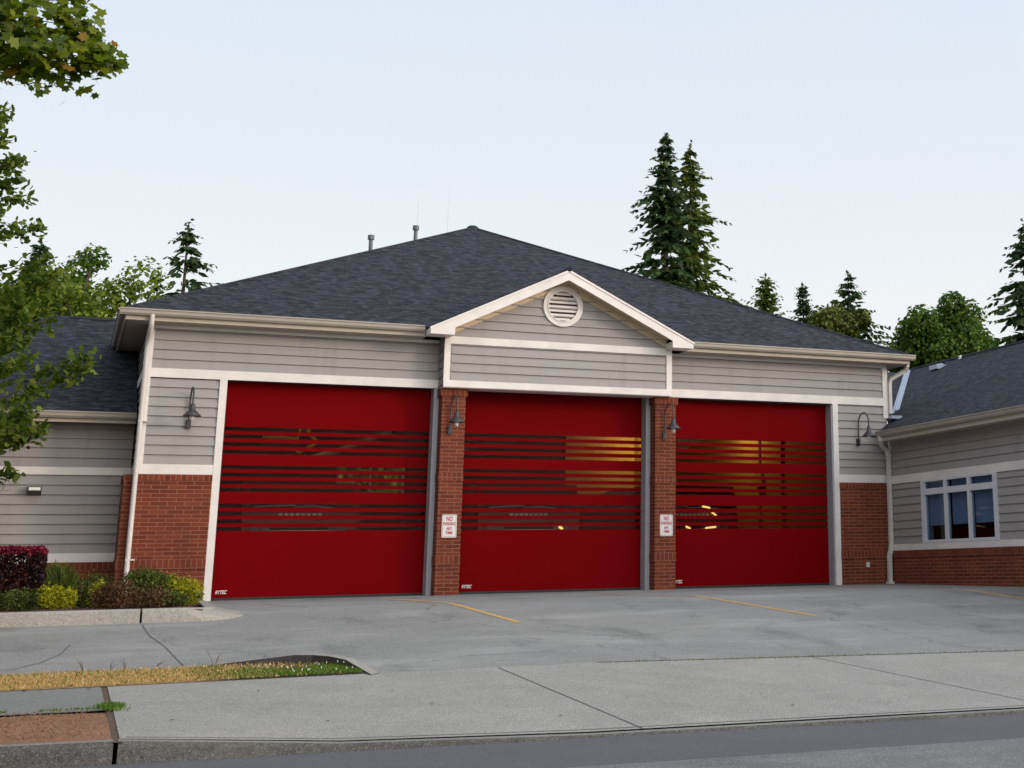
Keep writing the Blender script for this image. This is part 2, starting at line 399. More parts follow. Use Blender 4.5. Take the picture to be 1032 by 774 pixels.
# joints, cracks and painted lines
strip('expansion_joint', [(2.06,-13.05),(2.45,-16.74)], .020, M['crack'], .004)
strip('expansion_joint', [(6.25,-13.05),(7.3,-16.74)], .016, M['crack'], .004)
strip('expansion_joint', [(3.3,-13.0),(30,-13.1)], .035, M['crack'], .004, seg=40)
strip('expansion_joint', [(-2.05,-16.66),(30,-16.66)], .016, M['crack'], .004, seg=60)
strip('forecourt_crack', [(-1.53,-7.3),(-1.5,-8.6),(-1.38,-9.8),(-1.28,-11.7)], .016, M['crack'], .004)
strip('forecourt_crack', [(-3.4,-11.5),(-3.0,-11.35),(-2.75,-10.9),(-2.55,-10.2),(-2.45,-9.3)], .016, M['crack'], .004, seg=5)
strip('forecourt_crack', [(.55,-3.1),(.75,-4.0),(.95,-5.6)], .022, M['crack'], .004, seg=6)
strip('parking_line', [(2.92,-1.2),(3.6,-8.6)], .10, M['yellow'], .005)
strip('parking_line', [(7.1,-2.2),(8.61,-8.75)], .10, M['yellow'], .005)
strip('parking_line', [(12.5,-1.0),(14.05,-7.15),(14.9,-10.4)], .10, M['yellow'], .005)

# ------------------------------------------------------------------ main building
XL, XR, YB = -1.51, 15.40, 17.2
D = [(0.0, 4.13), (4.84, 8.97), (9.67, 13.80)]
PC = [4.48, 9.32]; HD = 4.27
st = empty('fire_station', (6.9, 0, 0), 'central fire station hall with dark hip roof, pedimented gable and three tall red doors', 'building')
def siding_x(mb, x0, x1, z0, z1, y, lim=None, ex=.188, sgn=-1):
    """lap boards on a wall facing -Y; lim(z) -> (x0, x1)"""
    z = z0
    while z < z1 - .01:
        t = min(z + ex, z1)
        a0, a1 = (x0, x1) if lim is None else lim(z)
        b0, b1 = (x0, x1) if lim is None else lim(t)
        if a1 > a0:
            b0 = min(b0, (a0+a1)/2); b1 = max(b1, (a0+a1)/2) if b1 < b0 else b1
            ya, yb = y + sgn*.036, y + sgn*.002
            mb.add([(a0,ya,z),(a1,ya,z),(b1,yb,t),(b0,yb,t),(a0,y,z),(a1,y,z)], [(0,1,2,3),(4,5,1,0)])
        z = t
def siding_y(mb, y0, y1, z0, z1, x, sgn=-1, lim=None, ex=.188):
    z = z0
    while z < z1 - .01:
        t = min(z + ex, z1)
        a0, a1 = (y0, y1) if lim is None else lim(z)
        b0, b1 = (y0, y1) if lim is None else lim(t)
        if a1 > a0:
            xa, xb = x + sgn*.036, x + sgn*.002
            mb.add([(xa,a0,z),(xa,a1,z),(xb,b1,t),(xb,b0,t),(x,a0,z),(x,a1,z)], [(0,1,2,3),(4,5,1,0)])
        z = t
# structural shell (hollow, with the three openings)
w = MB()
w.box(XL, D[0][0]-.02, .0, .24, 0, 5.3); w.box(D[2][1]+.16, XR, .0, .24, 0, 5.3)
w.box(D[0][0]-.02, D[2][1]+.16, .0, .24, HD+.02, 5.3)
for c in PC: w.box(c-.22, c+.22, .0, .24, 0, HD+.02)
w.box(XL, XL+.2, .24, YB, 0, 5.3); w.box(XR-.2, XR, .24, YB, 0, 5.3)
# rear wall with a window opening
wx0, wx1, wz0, wz1 = 5.0, 7.15, 2.9, 4.2
w.box(XL+.2, wx0, YB-.2, YB, 0, 5.3); w.box(wx1, XR-.2, YB-.2, YB, 0, 5.3)
w.box(wx0, wx1, YB-.2, YB, 0, wz0); w.box(wx0, wx1, YB-.2, YB, wz1, 5.3)
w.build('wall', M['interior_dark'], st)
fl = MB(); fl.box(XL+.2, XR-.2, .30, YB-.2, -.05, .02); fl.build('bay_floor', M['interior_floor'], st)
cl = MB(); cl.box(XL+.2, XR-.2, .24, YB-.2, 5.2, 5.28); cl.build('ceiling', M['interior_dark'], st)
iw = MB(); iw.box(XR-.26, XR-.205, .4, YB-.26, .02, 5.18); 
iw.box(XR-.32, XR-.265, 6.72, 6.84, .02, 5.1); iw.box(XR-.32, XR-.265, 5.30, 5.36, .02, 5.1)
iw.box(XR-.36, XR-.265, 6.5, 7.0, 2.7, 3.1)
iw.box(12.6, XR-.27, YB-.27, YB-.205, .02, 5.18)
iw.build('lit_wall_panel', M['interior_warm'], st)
rw = MB()
for a in (wx0, wx1-.06, (wx0+wx1)/2-.03): rw.box(a, a+.06, YB-.18, YB-.1, wz0, wz1)
rw.box(wx0, wx1, YB-.17, YB-.11, wz0, wz0+.06); rw.box(wx0, wx1, YB-.17, YB-.11, wz1-.06, wz1)
rwo = rw.build('rear_window', M['white'], st)
p = MB(); p.box(wx0+.06, wx1-.06, YB-.145, YB-.135, wz0+.06, wz1-.06); p.build('pane', M['slit'], rwo)

# siding panels
def panel(fn, par, *a):
    q_ = MB(); fn(q_, *a); return q_.build('siding_panel', M['siding'], par)
panel(siding_x, st, XL+.10, -.13, 2.60, 4.27, 0); panel(siding_x, st, 13.96, XR-.02, 2.60, 4.33, 0)
panel(siding_x, st, XL+.10, 4.21, 4.47, 5.26, 0); panel(siding_x, st, 9.385, XR-.12, 4.50, 5.26, 0)
panel(siding_y, st, .10, YB, 2.60, 4.27, XL); panel(siding_y, st, .10, YB, 4.47, 5.30, XL); panel(siding_y, st, .10, YB, 2.6, 5.30, XR, 1)
# gable bay
BY = -.467; bx0, bx1 = 4.22, 9.38; gx = 6.77
g = MB(); g.prism([(bx0+.002,HD+.02),(bx1-.002,HD+.02),(bx1-.002,5.42),(gx,6.78),(bx0+.002,5.42)], BY, -.002, 'y')
g.prism([(bx0+.3,5.4),(bx1-.3,5.4),(gx,6.7)], -.002, 1.5, 'y')
g.build('gable_wall', M['soffit'], st)
panel(siding_x, st, bx0+.13, bx1-.13, 4.42, 5.20, BY)
def lim(z): h = max(.02, (6.70-z)/.49); return (max(bx0+.01, gx-h), min(bx1-.01, gx+h))
panel(siding_x, st, 0, 0, 5.36, 6.66, BY, lim)
panel(siding_y, st, BY+.02, -.01, HD+.05, 5.42, bx0)

# trim boards
t = MB()
t.box(XL, 4.218, -.045, -.001, 4.29, 4.47); t.box(9.382, XR, -.045, -.001, 4.31, 4.50)
t.box(bx0-.02, bx1+.02, BY-.035, BY-.001, 4.275, 4.42)
t.box(bx0-.02, bx1+.02, BY-.037, BY-.001, 5.20, 5.36)
for a in (bx0-.022, bx1-.11): t.box(a, a+.132, BY-.032, BY-.001, 4.42, 5.20)
t.box(bx0+.0, bx1, BY, -.04, 4.262, 4.288)
t.box(XL-.02, XL+.10, -.047, -.001, 2.41, 5.26); t.box(XR-.12, XR+.02, -.047, -.001, 4.0, 5.26)
t.box(XL+.10, -.13, -.042, -.001, 2.41, 2.60)
t.box(13.975, XR, -.042, -.001, 2.41, 2.60)
t.box(-.14, .0, -.05, .03, 0, 4.29)                       # left of the first door
t.box(13.83, 13.975, -.05, .03, 0, 4.31)                   # right of the third door
t.box(XL-.045, XL-.001, .0, YB, 4.29, 4.47); t.box(XL-.042, XL-.001, .0, YB, 2.41, 2.60)
t.box(XL, 4.218, -.03, -.001, 5.262, 5.33); t.box(9.382, XR, -.03, -.001, 5.262, 5.33)
t.build('trim_board', M['trim'], st)

# brick bases with soldier courses
def brick_x(name, x0, x1, z1, y0, parent, side=None):
    b = MB()
    lo = [(0,.64,0,0),(.64,.80,1,.012),(.80,z1-.12,0,0),(z1-.12,z1,1,.014)]
    for a, c, m, pr in lo: b.box(x0-(pr if m else 0), x1+(pr if m and side is None else 0), y0-pr, -.001, a-(.3 if a == 0 else 0), c, m)
    b.box(x0-.018, x1+.001, y0-.022, -.001, .612, .6395, 0)
    return b.build(name, [M['brick'], M['soldier']], parent)
brick_x('brick_base', XL-.03, -.145, 2.405, -.07, st, 1)
brick_x('brick_base', 13.98, XR-.002, 2.405, -.07, st, 1)
b = MB()
for a, c, m, pr in ((-.3,.64,0,0),(.64,.80,1,.012),(.80,2.285,0,0),(2.285,2.405,1,.014)):
    b.box(XL-.20-pr, XL-.0315, .02, 1.2, a, c, m)
b.build('brick_base', [M['brick'], M['soldier']], st)
# piers
for c in PC:
    b = MB()
    for a, z, m, pr in ((-.2,.64,0,0),(.64,.80,1,.010),(.80,2.33,0,0),(2.33,2.49,1,.010),(2.49,4.10,0,0),(4.10,4.262,1,.035)):
        b.box(c-.25-pr, c+.25+pr, -.33-pr, -.003, a, z, m)
    b.box(c-.262, c+.262, -.342, -.004, .615, .6395, 0); b.box(c-.262, c+.262, -.342, -.004, 2.305, 2.3295, 0)
    b.build('brick_pier', [M['brick'], M['soldier']], st)
# grey steel jambs
for (a, b_) in D:
    j = MB(); j.box(b_-.005, b_+.12, -.02, .30, 0, HD+.015); j.build('door_jamb', M['jamb'], st)

# doors: red curtain with twelve clear strips
SL = [3.35,3.20,3.045,2.89,2.585,2.435,2.285,2.14,1.825,1.67,1.52,1.37]
def text_mesh(body, size, mat, parent, pos, name, shear=0., rotz=0., width=None, thick=.002):
    cu = bpy.data.curves.new('writing', 'FONT'); cu.body = body; cu.size = size; cu.align_x = 'CENTER'; cu.align_y = 'CENTER'
    cu.extrude = thick; cu.shear = shear; cu.offset = size*.022
    tmp = bpy.data.objects.new('tmp', cu); col.objects.link(tmp)
    dg = bpy.context.evaluated_depsgraph_get(); dg.update()
    me = bpy.data.meshes.new_from_object(tmp.evaluated_get(dg)); bpy.data.objects.remove(tmp)
    xs = [v.co.x for v in me.vertices]; wd = max(xs) - min(xs); k = (width/wd) if width else 1.
    me.transform(Matrix.Diagonal((k,1,1,1)))
    me.transform(Matrix.Rotation(rotz, 4, 'Z') @ Matrix.Rotation(R(90), 4, 'X'))
    p = Vector(pos) - wloc(parent); me.transform(Matrix.Translation(p))
    me.materials.clear(); me.materials.append(mat); me.name = name
    o = bpy.data.objects.new(name, me); col.objects.link(o); o.parent = parent; return o
dlab = ['leftmost red door', 'middle red door', 'right-hand red door']
for i, (a, b_) in enumerate(D):
    d = MB(); zs = [.05]
    for z in reversed(SL): zs += [z-.036, z+.036]
    zs.append(HD+.10)
    for k in range(0, len(zs), 2): d.box(a-(.05 if i else .02), b_-.005, .262, .292, zs[k], zs[k+1])
    for zz in (SL[3]-.15-.0, ): pass
    dd = d.build('overhead_door', M['door'], st)
    for z in SL:
        q = MB(); q.box(a-(.04 if i else .01), b_-.007, .272, .278, z-.0355, z+.0355); q.build('vision_strip', M['slit'], dd)
    q = MB(); q.box(a-.02, b_-.005, .255, .30, .0, .05); q.build('bottom_seal', M['rubber'], dd)
    text_mesh('RYTEC', .095, M['signwhite'], dd, (a+.20, .2585, .155), 'maker_mark', .35, width=.22, thick=.0015)

# gable vent
gv = MB(); vc = (6.785, 6.165); n = 48
def ringm(mb, r0, r1, y0, y1, m=0):
    vs = []
    for r, y in ((r0,y0),(r1,y0),(r1,y1),(r0,y1)):
        vs += [(vc[0]+r*math.cos(2*math.pi*k/n), y, vc[1]+r*math.sin(2*math.pi*k/n)) for k in range(n)]
    fs = [(a*n+k, a*n+(k+1)%n, ((a+1)%4)*n+(k+1)%n, ((a+1)%4)*n+k) for a in range(4) for k in range(n)]
    mb.add(vs, fs, m)
ringm(gv, .335, .455, BY-.06, BY-.0); ringm(gv, .335, .36, BY-.075, BY-.06)
gvo = gv.build('gable_vent', M['trim'], st)
lv = MB()
for k in range(7):
    z = vc[1] - .285 + k*.095; h = math.sqrt(max(0, .335**2 - (z-vc[1])**2))
    lv.add([(vc[0]-h, BY-.05, z-.025), (vc[0]+h, BY-.05, z-.025), (vc[0]+h, BY-.022, z+.03), (vc[0]-h, BY-.022, z+.03),
            (vc[0]-h, BY-.043, z-.030), (vc[0]+h, BY-.043, z-.030), (vc[0]+h, BY-.015, z+.025), (vc[0]-h, BY-.015, z+.025)],
           [(0,1,2,3),(7,6,5,4),(0,4,5,1),(3,2,6,7)])
lv.build('louvre', M['trim'], gvo)
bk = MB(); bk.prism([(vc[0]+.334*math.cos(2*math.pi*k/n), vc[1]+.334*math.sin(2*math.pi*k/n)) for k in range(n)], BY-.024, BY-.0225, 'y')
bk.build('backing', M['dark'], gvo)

# main roof: pyramid hip
RX0, RX1, RY0 = -1.98, 15.86, -.47; HZ = 5.55; hw = (RX1-RX0)/2; ax, ay, az = (RX0+RX1)/2, RY0+hw, HZ+.5*hw; RY1 = RY0+2*hw
r = MB()
c0, c1, c2, c3 = (RX0,RY0,HZ),(RX1,RY0,HZ),(RX1,RY1,HZ),(RX0,RY1,HZ); ap = (ax,ay,az)
r.add([c0,c1,c2,c3,ap], [(0,1,4),(1,2,4),(2,3,4),(3,0,4)])
r.add([(x,y,z-.03) for x,y,z in (c0,c1,c2,c3)], [(3,2,1,0)])
r.add([c0,c1,c2,c3]+[(x,y,z-.03) for x,y,z in (c0,c1,c2,c3)], [(4,5,1,0),(5,6,2,1),(6,7,3,2),(7,4,0,3)])
roof = r.build('roof', M['shingle'], st)
h = MB()
for c in (c0,c1,c2,c3):
    h.tube([Vector(c)+Vector((0,0,-.03)), Vector(ap)+Vector((0,0,-.03))], .065, 8)
h.lathe([(.2,-.10),(.17,0),(.10,.05),(0,.06)], ap, 12)
h.build('hip_cap', M['shingle'], roof)
# gable roof
def gz(x): return 6.95 - .49*abs(x-gx)
def ymain(z): return RY0 + (z - HZ)/.5
g = MB()
for sx in (-1, 1):
    xe = gx + sx*2.98; ze = gz(xe)
    P = [(xe,-.95,ze), (gx,-.95,6.95), (gx,ymain(6.95)+.06,6.95), (xe, -.40, ze)]
    if sx > 0: P = P[::-1]
    Q = [(x,y,z-.04) for x,y,z in P]
    g.add(P+Q, [(0,1,2,3),(7,6,5,4)]+[(i,i+4,(i+1)%4+4,(i+1)%4) for i in range(4)])
g.tube([(gx,-.97,6.93),(gx,2.4,6.93)], .06, 8)
g.build('gable_roof', M['shingle'], st)
rk = MB()
for sx in (-1, 1):
    X = lambda d: gx + sx*d
    za = lambda d: 6.905 - .49*d
    poly = [(X(2.98),5.32),(X(2.98),za(2.98)),(X(0),za(0)),(X(0),za(0)-.22),(X(2.47),za(2.47)-.22),(X(2.47),5.32)]
    if sx < 0: poly = poly[::-1]
    rk.prism(poly, -.945, -.90, 'y')
    poly = [(X(3.0),za(2.98)-.03),(X(3.0),za(2.98)+.012),(X(0),za(0)+.012),(X(0),za(0)-.04)]
    if sx < 0: poly = poly[::-1]
    rk.prism(poly, -.962, -.946, 'y')
    # cornice return body
    a, b_ = sorted((X(2.98), X(2.47))); rk.box(a+.002, b_-.002, -.899, -.48, 5.325, 5.46)
rk.build('rake_board', M['trim'], st)
sf = MB()
for sx in (-1, 1):
    P = [(gx, -.90, 6.77), (gx+sx*2.5, -.90, 6.77-.49*2.5), (gx+sx*2.5, BY, 6.77-.49*2.5), (gx, BY, 6.77)]
    sf.add(P + [(x,y,z+.03) for x,y,z in P], [(0,1,2,3),(7,6,5,4),(0,4,5,1)])
    P = [(gx, BY-.03, 6.768), (gx+sx*2.5, BY-.03, 6.768-.49*2.5), (gx+sx*2.5, BY-.03, 6.60-.49*2.5), (gx, BY-.03, 6.60)]
    Q = [(x, y+.029, z) for x, y, z in P]
    sf.add(P+Q, [(0,1,2,3),(7,6,5,4)]+[(i,i+4,(i+1)%4+4,(i+1)%4) for i in range(4)])
sf.build('gable_soffit', M['frieze'], st)
# soffits, fascias, gutters of the main roof
for q_ in ((RX0+.06, bx0-.4, RY0+.06, -.002), (bx1+.4, RX1-.06, RY0+.06, -.002), (RX0+.06, XL-.002, .0, RY1), (XR+.002, RX1-.06, .0, RY1)):
    so = MB(); so.box(*q_, 5.33, 5.35); so.build('soffit', M['soffit'], st)
def gutter_poly(s=1): return [(.0,0),(.0,-.13),(-.07*s,-.13),(-.10*s,-.09),(-.105*s,-.03),(-.125*s,-.025),(-.125*s,.0),(-.108*s,0.),(-.10*s,-.02),(-.02*s,-.02)]
for a, b_ in ((RX0-.10, gx-3.02), (gx+3.02, RX1+.10)):
    gu = MB(); gu.prism([(RY0+q, HZ-.005+z) for q, z in gutter_poly()], a, b_, 'x'); gu.build('gutter', M['gutter'], st)
for a, b_ in ((RX0+.02, gx-2.99), (gx+2.99, RX1-.02)): fa = MB(); fa.box(a, b_, RY0+.001, RY0+.05, HZ-.22, HZ-.035); fa.build('fascia', M['soffit'], st)
gu = MB(); gu.prism([(RX0+q, HZ-.005+z) for q, z in gutter_poly()], RY0, RY1, 'y'); gu.build('gutter', M['gutter'], st); fa = MB(); fa.box(RX0+.001, RX0+.05, RY0+.052, RY1, HZ-.22, HZ-.035); fa.build('fascia', M['soffit'], st); gu = MB(); fa = MB()
gu.prism([(RX1-q, HZ-.005+z) for q, z in gutter_poly()], RY0, RY1, 'y'); fa.box(RX1-.05, RX1-.001, RY0+.052, RY1, HZ-.22, HZ-.035)
gu.build('gutter', M['gutter'], st); fa.build('fascia', M['soffit'], st)
# downspouts of the hall
ds = MB()
ds.tube([(-1.50,-.53,5.44),(-1.50,-.53,5.30),(-1.50,-.50,5.22),(-1.51,-.38,5.12),(-1.52,-.22,5.02),(-1.52,-.14,4.94),(-1.52,-.12,4.8),(-1.52,-.12,.35),(-1.52,-.16,.2),(-1.52,-.3,.08)], .047, 12)
ds.box(-1.56,-1.40,-.165,-.045,.78,.81); ds.box(-1.56,-1.40,-.165,-.045,3.4,3.43)
ds.build('downspout', M['downspout'], st)
ds = MB(); ds.rtube([(15.90,-.25,5.40),(15.90,-.25,5.30),(15.86,-.18,5.20),(15.50,-.08,4.98),(15.47,-.07,4.85),(15.47,-.07,4.12)], .085, .07)
ds.build('downspout', M['downspout'], st)
for xo in (-1.04, 14.68):
    o_ = MB(); o_.box(xo-.045,xo+.045,-.095,-.068,.40,.52); o_.build('outlet_cover', M['plastic'], st)
# vent pipes on the roof
def zroof(x, y): return HZ + .5*min(x-RX0, RX1-x, y-RY0, RY1-y)
for (x, y, top) in ((4.24, 9.0, 9.66), (5.46, 9.0, 10.05)):
    pz = zroof(x, y); v = MB(); v.tube([(x,y,pz-.1),(x,y,top-.06)], .055, 12)
    v.tube([(x,y,top-.12),(x,y,top)], .09, 12); v.tube([(x,y,pz-.03),(x,y,pz+.12)], [.17,.09], 12); v.build('vent_pipe', M['pipe'], roof)

# ------------------------------------------------------------------ left wing
lw = empty('station_wing', (-7, 4.5, 0), 'lower left wing with dark sloping roof and grey siding half hidden by the tree', 'building')
LX0, LX1, LY = -14., XL-.052, 1.3
w = MB(); w.box(LX0, LX1, LY, 9.0, -.3, 3.55)
w.prism([(LY,3.5),(9.9,3.5),(5.6,6.0)], LX0, LX1, 'x')
w.build('wall', M['siding'], lw)
panel(siding_x, lw, LX0, LX1, .95, 2.46, LY); panel(siding_x, lw, LX0, LX1, 2.61, 3.52, LY)
t = MB(); t.box(LX0, LX1, LY-.045, LY-.001, 2.46, 2.61); t.box(LX0, LX1, LY-.045, LY-.001, .78, .95); t.build('trim_board', M['trim'], lw)
b = MB(); b.box(LX0, LX1, LY-.07, LY-.001, -.3, .64, 0); b.box(LX0, LX1, LY-.085, LY-.001, .64, .779, 1); b.build('brick_base', [M['brick'], M['soldier']], lw)
r = MB(); r.prism([(.8,3.66),(5.58,6.29),(10.36,3.66),(10.36,3.59),(5.58,6.22),(.8,3.59)], LX0-.4, LX1, 'x')
r.tube([(LX0-.4,5.58,6.27),(LX1,5.58,6.27)], .06, 8); r.build('roof', M['shingle'], lw)
gu = MB(); gu.prism([(.8+q, 3.655+z) for q, z in gutter_poly()], LX0-.4, LX1, 'x'); gu.build('gutter', M['gutter'], lw)
fa = MB(); fa.box(LX0-.4, LX1, .801, .85, 3.45, 3.62); fa.box(LX0-.4, LX1, .85, LY, 3.50, 3.52); fa.build('fascia', M['soffit'], lw)

# ------------------------------------------------------------------ right wing
rwg = empty('station_wing', (18, -6, 0), 'lower right wing running toward the street, grey siding over brick with a triple window', 'building')
WX, WY0, WY1 = 15.40, -15.5, 7.
def wr(x): return 3.62 + .5*(x-14.9)
w = MB()
# front wall with the window opening
wy0, wy1, wzz0, wzz1 = -4.50, -1.62, .93, 2.45
w.box(WX, WX+.2, WY0, wy0, -.9, 3.66); w.box(WX, WX+.2, wy1, -.003, -.9, 3.66)
w.box(WX, WX+.2, wy0, wy1, -.9, wzz0); w.box(WX, WX+.2, wy0, wy1, wzz1, 3.66)
w.box(WX+.2, 25.2, WY0, WY0+.2, -.9, 3.66); w.box(25, 25.2, WY0+.2, WY1, -.9, 3.66); w.box(XR+.05, 25, WY1-.2, WY1, -.9, 3.66)
w.prism([(WX,3.6),(25.2,3.6),(20.3,6.2)], WY0, WY0+.15, 'y')
w.build('wall', M['siding'], rwg)
rm = MB(); rm.box(WX+.9, WX+1.0, -5.2, -1.0, .4, 2.9); rm.box(WX+.2, WX+1, -5.2, -5.1, .4, 2.9); rm.box(WX+.2, WX+1, -1.1, -1.0, .4, 2.9)
rm.box(WX+.2, WX+1, -5.2, -1, 2.9, 3.0); rm.box(WX+.2, WX+1, -5.2, -1, .3, .4); rm.build('room_wall', M['dark'], rwg)
panel(siding_y, rwg, WY0, wy0-.10, .92, 2.37, WX); panel(siding_y, rwg, wy1+.10, -.11, .92, 2.37, WX); panel(siding_y, rwg, WY0, -.11, 2.56, 3.58, WX)
t = MB(); t.box(WX-.045, WX-.001, WY0, -.09, 2.37, 2.56); t.box(WX-.045, WX-.001, WY0, -.09, .775, .92)
t.box(WX-.046, WX-.002, -.16, -.092, .93, 2.36); t.box(WX-.046, WX-.002, -.16, -.092, 2.57, 3.56); t.build('trim_board', M['trim'], rwg)
b = MB(); b.box(WX-.07, WX-.001, WY0, -.09, -1.2, .62, 0); b.box(WX-.085, WX-.001, WY0, -.09, .64, .772, 1); b.box(WX-.095, WX-.001, WY0, -.09, .62, .6395, 0)
b.build('brick_base', [M['brick'], M['soldier']], rwg)
wf = MB(); X0, X1 = WX-.055, WX+.06
for a, c in ((wy0-.10, wy0+.04),(wy1-.04, wy1+.10),(-3.56,-3.46),(-2.60,-2.50)): wf.box(X0, X1, a, c, .921, 2.369)
wf.box(X0+.003, X1, wy0, wy1, .921, .99); wf.box(X0+.004, X1-.002, wy0, wy1, 2.03, 2.17); wf.box(X0+.003, X1, wy0, wy1, 2.33, 2.368)
wfo = wf.build('window', M['white'], rwg)
pn = MB(); pn.box(WX+.0, WX+.008, wy0+.02, wy1-.02, .95, 2.35); pn.build('pane', M['winglass'], wfo)
bl = MB()
for a, c in ((-4.46,-3.54),(-3.44,-2.62),(-2.5,-1.62)): bl.box(WX+.10, WX+.11, a, c, 1.32, 2.33)
bl.build('roller_blind', M['blind'], wfo)
# roof of the right wing with the link roof and its valley
EX = 14.9; RGX = 20.3
r = MB()
def W3(x, y): return (x, y, wr(x))
P = [W3(EX,WY0-.4), W3(EX,-.45), W3(15.42,.0), W3(16.2,1.0), W3(RGX,6.8), W3(RGX,WY0-.4)]
Q = [(x,y,z-.06) for x,y,z in P]; n = len(P)
r.add(P+Q, [tuple(reversed(range(n))), tuple(range(n,2*n))]+[(i,(i+1)%n,(i+1)%n+n,i+n) for i in range(n)])
# far slope
zr = wr(RGX); P = [(RGX,WY0-.4,zr),(RGX,9.,zr),(26.,9.,zr-.5*(26-RGX)),(26.,WY0-.4,zr-.5*(26-RGX))]
Q = [(x,y,z-.06) for x,y,z in P]; r.add(P+Q, [(3,2,1,0),(4,5,6,7)]+[(i,i+4,(i+1)%4+4,(i+1)%4) for i in range(4)])
# link roof rising to the back
zv = wr(16.2); P = [(XR+.02,1.0,zv),(16.2,1.0,zv),(RGX,6.8,zr),(RGX,7.3,zr),(XR+.02,7.3,zr)]
r.add(P, [(0,1,2,3,4)]); r.add([(XR+.02,0.,zv-.35),(15.42,0.,wr(15.42)),(16.2,1.0,zv),(XR+.02,1.0,zv)], [(0,1,2,3)])
r.tube([(RGX,WY0-.4,zr-.02),(RGX,7.2,zr-.02)], .07, 8)
ro = r.build('roof', M['shingle'], rwg)
fl = MB()
for k in range(2):
    a = Vector((16.12+k*.13,.96,zv)); c = Vector((RGX-.16+k*.13,6.72,zr)); a.z = wr(a.x)+.012+.012*k; c.z = wr(c.x)+.012+.012*k
    d = (c-a).normalized(); wv = Vector((.8,-.6,.4)).normalized()*.11
    fl.add([a, a+wv, c+wv, c, a-Vector((0,0,.03)), c-Vector((0,0,.03))], [(0,1,2,3),(0,3,5,4)])
fl.tube([(16.24,.95,wr(16.24)+.03),(20.2,6.55,wr(20.2)+.03)], .03, 6)
fl.box(15.43,15.72,-.22,.12,wr(15.6)+.01,wr(15.6)+.09)
fl.build('valley_flashing', M['galv'], ro)
v = MB(); v.tube([(19.8,4.15,6.0),(19.8,4.15,6.16)], .10, 10); v.box(19.5,19.95,3.9,4.3,wr(19.7)-.05,wr(19.7)+.08); v.build('roof_vent', M['galv'], ro)
v = MB(); v.tube([(20.2,3.7,6.1),(20.2,3.7,6.36)], .05, 10); v.build('vent_pipe', M['signwhite'], ro)
gu = MB(); gu.prism([(EX+q, wr(EX)-.005+z) for q, z in gutter_poly()], WY0-.4, -.42, 'y'); gu.build('gutter', M['gutter'], rwg)
fa = MB(); fa.box(EX+.001, EX+.05, WY0-.4, -.44, wr(EX)-.24, wr(EX)-.065); fa.box(EX+.05, WX, WY0-.4, -.44, 3.40, 3.42)
fa.prism([(EX+.05,3.42),(WX,3.42),(WX,3.42+.38),(EX+.05,3.55)], -.46, -.42, 'y'); fa.build('fascia', M['soffit'], rwg)
ds = MB(); ds.rtube([(14.86,-.55,3.50),(14.86,-.55,3.40),(14.92,-.45,3.33),(15.24,-.20,3.18),(15.30,-.17,3.05),(15.30,-.17,.92),(15.26,-.20,.78),(15.22,-.20,.66),(15.22,-.20,.02)], .10, .08)
ds.box(15.14,15.30,-.27,-.13,-.02,.05); ds.build('downspout', M['downspout'], rwg)

# ------------------------------------------------------------------ fixtures
def lamp(x, y, label):
    """gooseneck lamp: back plate x, wall at y"""
    o = empty('wall_lamp', (x, y, 3.33), label, 'lamp', 'gooseneck barn lamps on the front wall')
    b = MB(); b.box(x-.045, x+.045, y-.045, y-.001, 3.30, 3.47); b.box(x-.033, x+.033, y-.06, y-.045, 3.33, 3.44); b.build('mounting_box', M['lampmetal'], o)
    dx, dy = .02, -.46
    pts = [(x, y-.05, 3.44), (x, y-.06, 3.75)]
    for k in range(13):
        a = math.pi*k/12; f = (1-math.cos(a))/2
        pts.append((x+dx*f, y-.06+dy*f, 3.86+.22*math.sin(a)))
    pts += [(x+dx, y-.06+dy, 3.70)]
    b = MB(); b.tube(pts, .017, 10); b.build('gooseneck_arm', M['lampmetal'], o)
    cx, cy = x+dx, y-.06+dy
    b = MB(); b.lathe([(.0,.245),(.035,.245),(.05,.20),(.055,.13),(.075,.11),(.165,.012),(.168,.0),(.158,.004),(.07,.095),(.04,.11),(0,.11)], (cx, cy, 3.49), 24); b.build('lamp_shade', M['lampmetal'], o)
    b = MB(); b.lathe([(.0,.11),(.028,.10),(.045,.05),(.05,.0),(.042,-.05),(.02,-.08),(0,-.085)], (cx, cy, 3.49), 14); b.build('bulb', M['bulb'], o)
    return o
l0 = lamp(-.66, -.02, 'gooseneck lamp on the siding left of the first red door')
for x, y, lb in ((4.41,-.33,'gooseneck lamp on the brick pier between the first and middle doors'),
                 (9.28,-.33,'gooseneck lamp on the brick pier between the middle and right doors'),
                 (14.53,-.02,'gooseneck lamp on the siding beside the right wing gutter')):
    c = copy_tree(l0, (x, y, 3.33)); c['label'] = lb
lb = empty('security_light', (-3.2, 1.25, 2.13), 'small box-shaped security light on the left wing siding', 'lamp')
b = MB(); b.prism([(1.265,2.23),(1.10,2.21),(1.05,2.14),(1.265,2.06)][::-1], -3.34, -3.10, 'x'); b.build('housing', M['lampmetal'], lb)
b = MB(); b.add([(-3.32,1.096,2.205),(-3.12,1.096,2.205),(-3.12,1.047,2.145),(-3.32,1.047,2.145)], [(0,3,2,1)]); b.build('lens', M['bulb'], lb)

